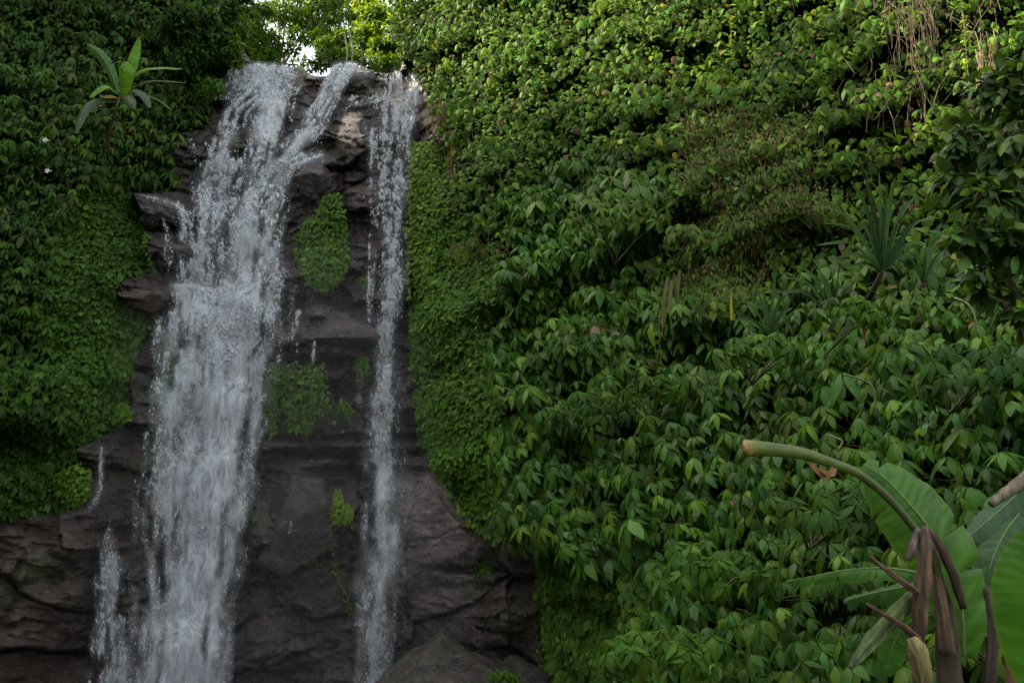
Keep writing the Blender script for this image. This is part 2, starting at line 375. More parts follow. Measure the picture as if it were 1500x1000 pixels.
def build_cliff():
    xs = np.concatenate([np.arange(-900, 0, 14), np.arange(0, 100, 4), np.arange(100, 840, 1.8), np.arange(840, 2301, 10)])
    ys = np.concatenate([np.arange(-500, 60, 12), np.arange(60, 1010, 2.0), np.arange(1010, 1301, 10)])
    X, Y = np.meshgrid(xs, ys); lip = lip_y(X)
    Ye = np.maximum(Y, lip); over = np.maximum(lip - Y, 0)
    Dm = D1(X, Ye); P = at(X, Ye, Dm)
    P[..., 1] += over * .12; P[..., 2] += -over * .004
    v = veg(X, Ye)
    x, z = P[..., 0], P[..., 2]
    t = fbm(x * .3, z * .45, 0, 4, 71)[..., None]; t2 = sstep(.45, .7, fbm(x * .9, z * .5, 3, 4, 77))[..., None]
    c = np.array([.029, .024, .024]) * (1 - t) + np.array([.066, .050, .045]) * t
    c = c * (1 - .45 * t2) + np.array([.06, .035, .028]) * .45 * t2
    # paler dry dome right of the right fall, sunlight painted pale on lip and slab, brown rock low at the far left, moss
    dome = (sstep(120, 60, np.hypot(X - 650, (Y - 790) * .75)))[..., None]
    c = c * (1 - dome) + np.array([.17, .138, .13]) * dome
    st = fbm(x * 1.3, z * 1.3, 0, 4, 97); sun_lip = np.maximum(sstep(50, 26, np.hypot((X - 603) * .9, (Y - 152) * 1.1)), sstep(.0, .25, 1 - np.hypot((X - 512) / 17, (Y - 186) / 34) + (st - .5) * 1.6))[..., None]
    c = c * (1 - sun_lip) + np.array([.50, .40, .34]) * sun_lip
    lowl = (sstep(190, 90, X) * sstep(735, 790, Y))[..., None]
    c = c * (1 - lowl * .7) + np.array([.075, .052, .040]) * lowl * .7
    lowr = (sstep(690, 730, X) * sstep(780, 830, Y))[..., None]
    c = c * (1 - lowr * .7) + np.array([.080, .058, .043]) * lowr * .7
    moss = (sstep(.60, .72, fbm(x * .8, z * .8, 9, 4, 91)) * (.5 + .5 * sstep(420, 640, Y)))[..., None] * .6
    c = c * (1 - moss) + np.array([.03, .055, .012]) * moss
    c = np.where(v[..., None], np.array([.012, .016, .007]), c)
    ny, nx = X.shape; i = np.arange(ny * nx).reshape(ny, nx)
    q = np.stack([i[:-1, :-1], i[1:, :-1], i[1:, 1:], i[:-1, 1:]], -1).reshape(-1, 4)
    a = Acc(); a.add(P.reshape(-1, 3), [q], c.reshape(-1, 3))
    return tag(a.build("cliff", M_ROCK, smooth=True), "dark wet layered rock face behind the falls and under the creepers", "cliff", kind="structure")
build_cliff()

def build_ground():
    n = 120; xs = np.linspace(-260, 260, n * 2); ys = np.linspace(-200, 320, n * 2)
    X, Y = np.meshgrid(xs, ys); Z = -2.2 + (fbm(X * .2, Y * .2, 0, 4, 3) - .5) * .8
    i = np.arange(X.size).reshape(X.shape)
    q = np.stack([i[:-1, :-1], i[:-1, 1:], i[1:, 1:], i[1:, :-1]], -1).reshape(-1, 4)
    a = Acc(); a.add(np.stack([X, Y, Z], -1).reshape(-1, 3), [q], (.05, .045, .035))
    tag(a.build("ground", M_ROCK, smooth=True), "dark stony gorge floor below the falls", "ground", kind="structure")
build_ground()

CY = [-50, 10, 17, 25, 33, 43, 90]; CREST = [25, 35, 41, 45.5, 46, 49, 49]; CX = [-14, -16, -18, -20, -22, -27, -90]  # unseen crest, heights set by where its shadow should end on the cliff
def build_shade_ridge():
    """unseen gorge side on the left, added and shaped to keep the sun off the falls"""
    ys = np.linspace(-50, 90, 150); ts = np.linspace(0, 1, 40)
    Yg, Tg = np.meshgrid(ys, ts)
    crest = np.interp(Yg, CY, CREST) + 5 * (fbm(Yg * .16, 0, 0, 4, 13) - .5)
    x0 = np.interp(Yg, CY, CX)
    X = x0 - 16 * Tg ** 1.2 + (fbm(Yg * .2, Tg * 8, 0, 4, 19) - .5) * 3; Z = -3 + (crest + 3) * Tg
    i = np.arange(X.size).reshape(X.shape)
    q = np.stack([i[:-1, :-1], i[:-1, 1:], i[1:, 1:], i[1:, :-1]], -1).reshape(-1, 4)
    a = Acc(); a.add(np.stack([X, Yg, Z], -1).reshape(-1, 3), [q], (.02, .028, .012))
    X2 = X[-1] ; n = len(X2)
    V = np.concatenate([np.stack([X2, ys, Z[-1]], -1), np.stack([X2 - 60, ys, Z[-1] + 2], -1)])
    a.add(V, [np.stack([np.arange(n - 1), np.arange(1, n), n + np.arange(1, n), n + np.arange(n - 1)], -1)], (.02, .028, .012))
    tag(a.build("shade_ridge", M_ROCK, smooth=True), "unseen gorge side added left of the falls to shade them", "shade_ridge", kind="structure")
    n = 5200; y = rng.uniform(5, 75, n); k = np.interp(y, CY, CX) - 16  # leaf clumps added along the unseen crest to dapple the sunlight
    cl = fbm(y * .45, 3.0, 0, 2, 5); z = np.interp(y, CY, CREST) + rng.normal(0, 1.5, n) + (cl - .5) * 9
    a = Acc(); P = np.stack([k + rng.normal(0, 1.5, n), y, z], -1)
    leaves(a, P, rng.normal(0, 1, (n, 3)), rng.normal(0, 1, (n, 3)), .9, .55, np.tile([.04, .09, .02], (n, 1)))
    tag(a.build("dapple_leaves", M_LEAF), "loose leaves added on the unseen left rim to dapple the sun", "loose leaves", kind="stuff")
build_shade_ridge()

# ------------------------------------------------------------------ greenery
def tint(n, base, var=.22, alt=None, p=.0, P=None):
    c = np.tile(np.array(base, float), (n, 1)) * np.exp(rng.normal(0, var, (n, 1)))
    c[:, 0] *= np.exp(rng.normal(0, .10, n)); c[:, 2] *= np.exp(rng.normal(0, .2, n))
    if P is not None:
        f = fbm(P[:, 0] * .5, P[:, 2] * .5, P[:, 1] * .3, 3, 55)
        c *= (.62 + .8 * f)[:, None]
    if alt is not None:
        for al, pr in alt:
            m = rng.random(n) < pr
            c[m] = np.array(al) * np.exp(rng.normal(0, .2, (m.sum(), 1)))
    return c
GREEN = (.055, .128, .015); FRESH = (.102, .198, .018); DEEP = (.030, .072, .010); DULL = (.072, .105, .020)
YEL = (.30, .26, .03); BROWN = (.13, .085, .045); LIME = (.15, .23, .025)

def scatter(poly, n, box=None, spare=None):
    """n places inside an outline on the cliff, evenly spread over the slope itself"""
    xs = [p[0] for p in poly]; ys = [p[1] for p in poly]
    x0, x1, y0, y1 = box or (max(min(xs), -260), min(max(xs), 1760), max(min(ys), -200), min(max(ys), 1150))
    outx = []; outy = []; got = 0
    while got < n:
        m = n * 3; x = rng.uniform(x0, x1, m); y = rng.uniform(y0, y1, m)
        k = inpoly(x, y, poly)
        if spare is not None:
            for sp_ in spare: k &= ~inpoly(x, y, sp_)
        d = D0(x, y); k &= rng.random(m) < (d / 40) ** 2
        x, y = x[k], y[k]; outx.append(x); outy.append(y); got += len(x)
    return np.concatenate(outx)[:n], np.concatenate(outy)[:n]
def slope_out(px, py):
    """outward direction of the smooth slope"""
    e = 14.0; A = at(px - e, py, D0(px - e, py)); B = at(px + e, py, D0(px + e, py)); C = at(px, py - e, D0(px, py - e)); Dn = at(px, py + e, D0(px, py + e))
    return norm(np.cross(B - A, C - Dn) )

def creeper(acc, poly, n, L=.2, base=GREEN, thick=.35, alt=None, out=.12, wr=.62, box=None, spare=None, shape=SH_OVAL, ragged=.0):
    px, py = scatter(poly, n, box, spare)
    px = px + rng.normal(0, ragged, n); py = py + rng.normal(0, ragged, n)
    O = slope_out(px, py); O = norm(O * .25 + np.array([0, -.9, .1]))
    d = D1(px, py); P = at(px, py, d)
    P = P + O * (out + thick * rng.random((n, 1)) ** 1.3)
    T = O * rng.uniform(.25, .8, (n, 1)) + np.array([0, 0, -.8]) + rng.normal(0, .33, (n, 3))
    N = O * .8 + np.array([0, 0, .75]) + rng.normal(0, .22, (n, 3))
    l = L * np.exp(rng.normal(0, .22, n))
    leaves(acc, P, T, N, l, l * wr, tint(n, base, .2, alt, P=P), droop=rng.uniform(.05, .5, n), fold=rng.uniform(0, .45, n), shape=shape)
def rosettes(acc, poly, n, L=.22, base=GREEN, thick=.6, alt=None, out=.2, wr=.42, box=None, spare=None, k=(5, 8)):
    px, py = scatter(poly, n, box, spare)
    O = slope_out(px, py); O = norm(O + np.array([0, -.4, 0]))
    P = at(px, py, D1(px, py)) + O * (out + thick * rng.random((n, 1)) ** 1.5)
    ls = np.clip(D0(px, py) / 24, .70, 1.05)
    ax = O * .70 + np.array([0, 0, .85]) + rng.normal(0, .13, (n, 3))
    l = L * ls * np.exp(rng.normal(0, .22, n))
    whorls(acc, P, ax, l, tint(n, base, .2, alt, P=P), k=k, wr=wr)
def twigs(acc, poly, n, L=(.5, 1.6), base=BROWN, r=.006, hang=.8, out=.4, box=None):
    px, py = scatter(poly, n, box)
    O = slope_out(px, py); P = at(px, py, D1(px, py)) + O * (out * rng.random((n, 1)) + .15)
    for i in range(n):
        l = random.uniform(*L); p = Vector(P[i]); d = Vector((random.gauss(0, .5), random.gauss(-.2, .3), -hang + random.gauss(0, .4))).normalized()
        pts = [p]
        for k in range(4):
            d = (d + Vector((random.gauss(0, .22), random.gauss(0, .15), random.gauss(-.05 * hang, .15)))).normalized(); pts.append(pts[-1] + d * l / 4)
        cc = np.array(base) * random.uniform(.6, 1.5)
        tube(acc, pts, [r * random.uniform(.7, 1.6)] * 5, 3, tuple(cc), caps=False)

CRE_R = [(612, 212), (650, 212), (664, 300), (700, 360), (735, 400), (748, 470), (736, 600), (745, 700), (765, 790), (722, 795), (680, 752), (640, 692), (612, 622), (604, 520), (601, 400), (605, 280)]
CRE_LOW = [(775, 780), (830, 790), (960, 830), (1010, 880), (960, 940), (900, 1000), (880, 1150), (800, 1150), (800, 1000), (785, 900), (792, 830)]
DRY = [(1010, 190), (1060, 165), (1100, 200), (1140, 180), (1190, 230), (1180, 290), (1230, 330), (1150, 400), (1110, 390), (1080, 460), (1020, 450), (1030, 380), (985, 340), (1020, 270)]
UMB = [(748, 430), (770, 330), (810, 250), (900, 240), (985, 280), (975, 380), (1010, 470), (1080, 490), (1180, 420), (1300, 400), (1420, 430), (1760, 380), (1760, 1150), (880, 1150), (900, 1000), (960, 940), (1010, 880), (960, 830), (830, 790), (765, 790), (745, 700), (736, 600)]
TOPR = [(565, -200), (572, 60), (598, 98), (622, 130), (640, 158), (650, 205), (664, 300), (700, 360), (748, 430), (770, 330), (810, 250), (900, 240), (985, 280), (975, 380), (1010, 470), (1080, 490), (1180, 420), (1300, 400), (1420, 430), (1760, 380), (1760, -200)]
def mass(name, fn, label, cat, mat=M_LEAF):
    a = Acc(); fn(a); o = a.build(name, mat); tag(o, label, cat, kind="stuff"); return o

mass("creeper", lambda a: (creeper(a, CRE_R, 14000, .215, GREEN, .18, [(FRESH, .2), (LIME, .02)], wr=.62),
                           creeper(a, [(604, 212), (640, 212), (650, 300), (640, 420), (600, 420)], 1800, .2, FRESH, .3, [(LIME, .15)])),
     "dense curtain of small overlapping leaves hugging the cliff beside the right fall", "creeper")
mass("creeper", lambda a: creeper(a, CRE_LOW, 8000, .22, (.058, .135, .015), .4, [(FRESH, .25), (YEL, .004)], wr=.6),
     "low mat of small bright leaves at the foot of the big-leaved slope", "creeper")
mass("undergrowth", lambda a: (twigs(a, UMB, 420, (.3, 1.1), (.11, .09, .045), .006, .4, .8), rosettes(a, UMB, 4700, .42, (.055, .142, .018), .75, [(FRESH, .22), (DULL, .04), (BROWN, .002)], wr=.50), creeper(a, [(1180, 400), (1330, 380), (1520, 420), (1520, 640), (1380, 600), (1290, 520), (1200, 520)], 1100, .22, GREEN, 1.0, [(FRESH, .4), (YEL, .02), (BROWN, .05)], wr=.62, shape=SH_HEART, ragged=8), creeper(a, [(760, 420), (860, 300), (980, 380), (940, 560), (800, 560)], 500, .22, GREEN, .9, [(FRESH, .4), (BROWN, .06)], wr=.62, shape=SH_HEART, ragged=12),
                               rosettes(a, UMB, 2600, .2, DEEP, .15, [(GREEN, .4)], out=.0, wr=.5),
                               creeper(a, UMB, 2200, .15, GREEN, .4, [(FRESH, .3), (YEL, .02), (BROWN, .05)], wr=.5)),
     "broad slope of drooping five-fingered leaf whorls right of the falls", "undergrowth", M_GLOSS)
mass("undergrowth", lambda a: (creeper(a, TOPR, 24000, .24, GREEN, .75, [(FRESH, .28), (LIME, .07), (DULL, .15), (YEL, .006), (BROWN, .03)], wr=.62, shape=SH_HEART),
                               rosettes(a, TOPR, 1800, .26, GREEN, .9, [(FRESH, .25)], wr=.5),
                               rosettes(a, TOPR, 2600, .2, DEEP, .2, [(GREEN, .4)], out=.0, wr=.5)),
     "tangled heart-leaved vines covering the high slope above the right fall", "undergrowth")
mass("undergrowth", lambda a: (creeper(a, DRY, 11000, .15, (.095, .115, .030), 1.0, [((.15, .16, .05), .25), (GREEN, .25), (BROWN, .12)], wr=.32, shape=SH_LANCE, ragged=22), creeper(a, DRY, 700, .24, GREEN, .9, [(FRESH, .3)], wr=.6, shape=SH_HEART, ragged=10),
                               twigs(a, DRY, 600, (.3, 1.0), (.22, .16, .09), .008, .1)),
     "patch of fine dry greyish scrub in the middle of the right slope", "scrub")
VTW = [(1270, -60), (1480, -60), (1470, 120), (1400, 160), (1340, 180), (1290, 120)]
mass("dead_vines", lambda a: (twigs(a, VTW, 130, (.8, 2.4), (.10, .07, .045), .010, 1.0, .9),
                              twigs(a, TOPR, 500, (.4, 1.5), (.12, .09, .06), .007, .9, .9)),
     "bare brown vines trailing down the top of the right slope", "dead vines", M_BARK)

CRE_L1 = [(60, 470), (90, 330), (110, 285), (195, 286), (212, 320), (218, 370), (228, 398), (180, 412), (170, 432), (222, 452), (226, 480), (200, 520), (190, 560), (195, 590), (180, 620), (150, 640), (108, 658), (90, 600), (70, 540)]
CRE_L2 = [(-260, 600), (60, 600), (108, 655), (130, 688), (130, 730), (100, 750), (30, 758), (-260, 770)]
UMB_L = [(-260, 380), (80, 360), (70, 460), (75, 560), (95, 620), (60, 602), (-260, 602)]
TOPL = [(-260, -200), (335, -200), (352, 40), (350, 92), (335, 110), (318, 150), (298, 190), (262, 198), (252, 240), (255, 280), (110, 286), (85, 360), (-260, 380)]
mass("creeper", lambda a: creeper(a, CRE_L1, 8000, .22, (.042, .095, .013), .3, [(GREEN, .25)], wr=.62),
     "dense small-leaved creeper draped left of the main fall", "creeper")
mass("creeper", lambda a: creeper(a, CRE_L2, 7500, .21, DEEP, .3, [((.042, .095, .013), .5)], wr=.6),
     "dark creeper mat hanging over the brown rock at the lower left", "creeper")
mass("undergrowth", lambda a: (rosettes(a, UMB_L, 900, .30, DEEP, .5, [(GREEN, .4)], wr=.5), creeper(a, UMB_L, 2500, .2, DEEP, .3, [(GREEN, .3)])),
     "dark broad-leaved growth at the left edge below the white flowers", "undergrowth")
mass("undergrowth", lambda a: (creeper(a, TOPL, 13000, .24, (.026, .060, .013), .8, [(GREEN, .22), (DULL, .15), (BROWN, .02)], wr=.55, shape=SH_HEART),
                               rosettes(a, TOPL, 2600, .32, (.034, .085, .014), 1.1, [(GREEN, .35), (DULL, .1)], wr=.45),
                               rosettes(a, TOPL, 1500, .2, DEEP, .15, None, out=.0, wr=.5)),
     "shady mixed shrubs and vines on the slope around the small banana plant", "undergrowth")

# ------------------------------------------------------------------ water
WX0, WX1, WY0, WY1, WS = 90, 680, 84, 1100, 1.5
wxs = np.arange(WX0, WX1, WS); wys = np.arange(WY0, WY1, WS); WXg, WYg = np.meshgrid(wxs, wys)
def strand(pts, seed, streak=1.0, edge=1.0):
    """pts: (y, x, half width, density) down the flow"""
    ys = [p[0] for p in pts]; y = WYg
    c = np.interp(y, ys, [p[1] for p in pts]); w = np.interp(y, ys, [p[2] for p in pts]); d = np.interp(y, ys, [p[3] for p in pts])
    d = d * sstep(ys[0] - 3, ys[0] + 3, y) * sstep(ys[-1] + 6, ys[-1] - 6, y)
    c = c + (vn(y / 60, seed) - .5) * 8 * np.clip(w / 20, .1, 1)
    ww = w * (.8 + .4 * vn(y / 34, seed + 5, 0, 4)) * edge
    u = (WXg - c)
    prof = np.exp(-np.abs(u / ww) ** 1.9)
    n1 = fbm(u / 8 + seed, y / 55, 0, 3, int(seed)); n2 = fbm(u / 5 + seed, y / 12, 5, 3, int(seed) + 3)
    br = (1 - streak) + streak * (1.9 * sstep(.32, .72, n1) * .75 + .9 * sstep(.35, .7, n2) * .5)
    return prof * d * br
def total(list_): 
    r = 0
    for s_ in list_: r = r + s_
    return r
MAIN = [
 strand([(95, 385, 22, 1.8), (112, 384, 34, 2.0), (135, 372, 34, 1.4), (165, 343, 15, 1.2), (200, 334, 13, 1.0), (240, 322, 14, 1.1), (300, 302, 13, .9), (360, 296, 11, .5), (420, 290, 12, .3)], 1.3),
 strand([(100, 392, 18, 1.5), (125, 402, 20, 2.2), (150, 404, 21, 2.5), (180, 398, 20, 1.8), (215, 385, 20, .9), (250, 370, 24, .5), (330, 352, 24, .5), (420, 345, 24, .6), (500, 345, 28, .7)], 7.1),
 strand([(95, 508, 16, 2.2), (105, 502, 17, 2.4), (125, 489, 14, 2.4), (150, 478, 13, 2.2), (175, 464, 14, 2.0), (195, 450, 16, 1.8), (220, 428, 22, 1.5), (250, 405, 26, 1.3), (300, 388, 24, 1.5), (380, 372, 26, 1.5), (450, 360, 24, 1.8), (520, 338, 26, 1.5)], 13.7),
 strand([(226, 462, 14, .9), (234, 440, 30, 1.3), (245, 415, 26, .8), (280, 400, 18, .4)], 17.2),
 strand([(235, 330, 16, 1.2), (270, 315, 16, 1.0), (330, 305, 20, .4), (420, 300, 20, .3)], 19.9),
 strand([(200, 290, 36, .14), (300, 310, 50, .14), (420, 420, 22, .15), (560, 400, 22, .12)], 23.3),
 strand([(418, 264, 18, 2.4), (426, 278, 34, 2.8), (442, 276, 32, 1.3), (500, 268, 28, .7), (600, 264, 26, .4), (700, 262, 26, .28), (780, 262, 22, .2)], 27.7),
 strand([(422, 315, 22, .9), (440, 322, 34, .9), (500, 325, 42, .55), (600, 320, 42, .5), (700, 308, 42, .5), (800, 295, 44, .5), (900, 280, 46, .5), (1000, 264, 48, .5), (1100, 256, 50, .5)], 31.1),
 strand([(470, 345, 24, 1.2), (540, 328, 24, 1.9), (600, 320, 19, 2.0), (680, 315, 17, 2.0), (760, 300, 17, 2.0), (860, 286, 19, 1.9), (1000, 264, 22, 1.7), (1100, 256, 24, 1.5)], 37.9),
 strand([(500, 375, 22, .5), (620, 362, 26, .55), (740, 338, 26, .5), (860, 312, 28, .4), (1100, 290, 30, .35)], 41.3),
 strand([(560, 245, 20, .25), (760, 230, 40, .22), (1100, 225, 50, .25)], 43.1)]
LCASC = [
 strand([(285, 205, 12, .15), (290, 228, 18, .35), (299, 255, 13, .9), (312, 270, 11, .9), (330, 280, 10, .9), (370, 284, 12, .8), (425, 284, 14, .7)], 3.3),
 strand([(318, 246, 12, .25), (345, 258, 18, .4), (420, 262, 22, .4)], 5.9)]
RIGHT = [
 strand([(104, 592, 14, .8), (120, 597, 22, 1.1), (140, 598, 28, 1.5), (160, 594, 26, 1.6), (200, 588, 16, 1.5), (260, 581, 13, 1.3), (330, 577, 12, 1.2), (420, 573, 11, .95), (500, 566, 10, .85), (600, 558, 10, .75), (700, 557, 10, .8), (790, 562, 10, .9), (900, 548, 14, .65), (1100, 532, 20, .55)], 51.3),
 strand([(108, 572, 16, .35), (140, 572, 22, .5), (200, 572, 26, .42), (300, 570, 24, .4), (420, 568, 24, .45), (600, 558, 26, .48), (800, 556, 29, .45), (1000, 545, 32, .35), (1100, 540, 34, .35)], 55.7),
 strand([(135, 560, 8, .3), (146, 540, 36, .7), (153, 515, 20, .6), (160, 505, 12, .3), (200, 500, 6, .2)], 57.1),
 strand([(770, 578, 6, 1.0), (800, 581, 7, 1.2), (830, 580, 5, .6)], 59.0),
 strand([(160, 545, 2.2, .5), (400, 541, 2.6, .4), (500, 540, 3, .2)], 61.0),
 strand([(550, 600, 30, .05), (800, 600, 45, .08), (1100, 590, 60, .16)], 63.0)]
LOWL = [
 strand([(760, 165, 22, .10), (800, 160, 22, .2), (850, 160, 18, .5), (920, 160, 16, .6), (950, 156, 22, .65), (1100, 150, 28, .6)], 71.0),
 strand([(900, 172, 7, .6), (960, 178, 5, .6), (1100, 182, 6, .5)], 73.0)]
TRICK = [
 ([strand([(655, 150, 2.2, .9), (700, 147, 2.6, .9), (722, 145, 3, .8), (738, 136, 4, .7), (752, 126, 5, .5)], 81.0, .6)], "thin trickle slipping down the dark rock under the left creepers"),
 ([strand([(700, 366, 4, 1.1), (712, 360, 5, 1.1), (740, 352, 4, .8), (780, 346, 3, .6)], 83.0, .5)], "short bright runnel splitting off the main fall at the rock bulge"),
 ([strand([(708, 440, 1.8, .7), (730, 432, 2.4, .8), (780, 425, 3, .6)], 85.0, .5)], "faint trickle on the round rock bulge between the falls"),
 ([strand([(455, 438, 4, .6), (470, 434, 5, .8), (500, 424, 6, .4)], 87.0, .5), strand([(420, 445, 14, .2), (470, 440, 14, .15)], 88.0)], "small splash beside the ledge between the two falls"),
 ([strand([(500, 461, 1.6, .8), (535, 458, 1.6, .8)], 89.0, .4), strand([(502, 435, 1.2, .5), (535, 434, 1.2, .5)], 90.0, .4)], "thin dribbles over the flat ledge above the lower green tuft"),
 ([strand([(120, 330, 2, .5), (80, 345, 2, .5)][::-1], 93.0, .3), strand([(68, 326, 3, .4), (100, 336, 5, .5), (118, 345, 4, .4)], 94.0, .4)], "wet streak on the dark rock left of the main fall's lip"),
]
WNOISE = lambda x, y: (vn(x / 14, y / 26, 0, 201) - .5)
def water_D(px, py):
    D = D0(px, py)
    lump = 0
    return D - .55
_rock = None
def smooth_rock_D():
    """nearest rock in the neighbourhood, so the water always runs in front of it"""
    global _rock
    g = 6.0; xs = np.arange(WX0 - 20, WX1 + 20, g); ys = np.arange(WY0 - 40, WY1 + 20, g); X, Y = np.meshgrid(xs, ys)
    d = np.where(veg(X, Y), D0(X, Y) + .2, D1(X, Y))
    for _ in range(2):
        p = np.pad(d, 1, mode='edge'); d = np.minimum.reduce([p[:-2, 1:-1], p[2:, 1:-1], p[1:-1, :-2], p[1:-1, 2:], p[1:-1, 1:-1]])
    for _ in range(2):
        p = np.pad(d, 1, mode='edge'); d = (p[:-2, 1:-1] + p[2:, 1:-1] + p[1:-1, :-2] + p[1:-1, 2:] + p[1:-1, 1:-1]) / 5
    # water leaves a ledge and falls plumb: below it stays at least as far out, easing back slowly
    for r_ in range(1, d.shape[0]): d[r_] = np.minimum(d[r_], d[r_ - 1] + .022)
    for _ in range(5):
        p = np.pad(d, 1, mode='edge'); d = (p[:-2, 1:-1] + p[2:, 1:-1] + p[1:-1, :-2] + p[1:-1, 2:] + p[1:-1, 1:-1]) / 5
    _rock = (xs[0], ys[0], g, d)
smooth_rock_D()
def WD(px, py):
    x0, y0, g, m = _rock
    fx = np.clip((np.asarray(px, float) - x0) / g, 0, m.shape[1] - 1.001); fy = np.clip((np.asarray(py, float) - y0) / g, 0, m.shape[0] - 1.001)
    ix, iy = fx.astype(int), fy.astype(int); fx -= ix; fy -= iy
    return m[iy, ix] * (1 - fx) * (1 - fy) + m[iy, ix + 1] * fx * (1 - fy) + m[iy + 1, ix] * (1 - fx) * fy + m[iy + 1, ix + 1] * fx * fy
def blur(a, r):
    for ax in (0, 1):
        for _ in range(2):
            p = np.pad(a, [(r, r) if k == ax else (0, 0) for k in (0, 1)], mode='edge'); c = np.cumsum(p, axis=ax)
            z = np.zeros_like(np.take(c, [0], axis=ax)); c = np.concatenate([z, c], axis=ax); n = 2 * r + 1
            a = (np.take(c, range(n, c.shape[ax]), axis=ax) - np.take(c, range(0, c.shape[ax] - n), axis=ax)) / n
    return a
def fall(name, dens, label, ndrop, layers=3, veil=.55, size=.017, thick=.5, stray=.06):
    root = empty(name)
    tag(root, label, "waterfall", kind="structure")
    lower = sstep(250, 800, WYg)
    # drops
    dens = np.clip(dens - .08, 0, None); cl = fbm(WXg / 11, WYg / 15, 0, 3, 307) * (1 - .6 * lower) + .5 * .6 * lower; p = np.clip(dens, 0, 2.4) ** 1.6; p = p * (.2 + 1.5 * sstep(.35, .75, fbm(WXg / 3.2, WYg / 5, 0, 2, 301))) * (.12 + 2.6 * sstep(.38, .64, cl))
    cdf = np.cumsum(p.ravel()); cdf /= cdf[-1]
    k = np.searchsorted(cdf, rng.random(ndrop)); iy, ix = np.unravel_index(k, p.shape)
    x = wxs[ix] + rng.uniform(-.5, .5, ndrop) * WS; y = wys[iy] + rng.uniform(-.5, .5, ndrop) * WS
    far = rng.random(ndrop) < stray
    x = x + np.where(far, rng.normal(0, 9, ndrop), 0); y = y + np.where(far, rng.normal(0, 6, ndrop), 0)
    low = sstep(200, 900, y)
    d = WD(x, y) - .1 - thick * rng.random(ndrop) * (1 + 1.3 * low)
    P = at(x, y, d)
    s = size * np.exp(rng.normal(0, .45, ndrop)) * (1 - .55 * low) * np.where(far, .5, 1)
    el = rng.uniform(1.3, 3.6, ndrop) * (1 + .5 * low)
    o = np.array([(1, 0, 0), (0, 1, 0), (-1, 0, 0), (0, -1, 0), (0, 0, 1), (0, 0, -1)], float)
    V = P[:, None, :] + o[None] * s[:, None, None]
    V[:, :, 2] = P[:, None, 2] + o[None, :, 2] * (s * el)[:, None]
    lean = rng.normal(0, .25, ndrop); V[:, :, 0] += o[None, :, 2] * (s * lean)[:, None]
    b = (np.arange(ndrop) * 6)[:, None]
    f = np.concatenate([b + t for t in ([0, 1, 4], [1, 2, 4], [2, 3, 4], [3, 0, 4], [1, 0, 5], [2, 1, 5], [3, 2, 5], [0, 3, 5])])
    a = Acc(); a.add(V.reshape(-1, 3), [f], (.9, .9, .9)); a.build("water_drops", M_DROP, root)
    # aerated sheets one behind the other
    m = blur(dens, 2); rows = np.where(m.max(1) > .03)[0]; cols = np.where(m.max(0) > .03)[0]
    r0, r1, c0, c1 = rows[0], rows[-1], cols[0], cols[-1]
    ry = np.arange(r0, r1 + 1, 2); cx = np.arange(c0, c1 + 1, 2)
    X, Y = np.meshgrid(wxs[cx], wys[ry]); Dn = m[np.ix_(ry, cx)]; lw = lower[np.ix_(ry, cx)]
    a = Acc()
    for L_ in range(layers):
        dd = WD(X, Y) - .12 - (thick * (.9 + 1.3 * lw)) * L_ / max(layers - 1, 1) - (fbm(X / 30, Y / 60, L_, 2, 400 + L_) - .5) * .3
        P = at(X, Y, dd); i = np.arange(X.size).reshape(X.shape)
        q = np.stack([i[:-1, :-1], i[1:, :-1], i[1:, 1:], i[:-1, 1:]], -1).reshape(-1, 4)
        keep = (Dn > .03); kk = keep[:-1, :-1] | keep[1:, :-1] | keep[1:, 1:] | keep[:-1, 1:]
        q = q[kk.ravel()]
        al = np.clip((Dn - .03) * veil * (.5 + 1.15 * lw), 0, .93)
        a.add(P.reshape(-1, 3), [q], np.repeat(al.reshape(-1, 1), 3, 1))
    a.build("water_sheet", M_VEIL, root, smooth=True)
    return root
fall("waterfall", total(MAIN), "wide white waterfall in two chutes joining into one long plunge", 600000, size=.0116, stray=.03, veil=.72)
fall("waterfall", total(RIGHT), "narrow waterfall of scattered drops right of the rock column", 90000, veil=.26, size=.0100, stray=.03)
fall("waterfall", total(LCASC), "small side cascade over the ledges left of the main fall", 9000, veil=.5, thick=.2, size=.010)
fall("waterfall", total(LOWL), "short low cascade at the bottom left of the main fall", 12000, veil=.42, thick=.4, size=.012)
for s_, lab in TRICK:
    fall("trickle", total(s_), lab, 450, layers=1, veil=.45, size=.009, thick=.12, stray=.02)

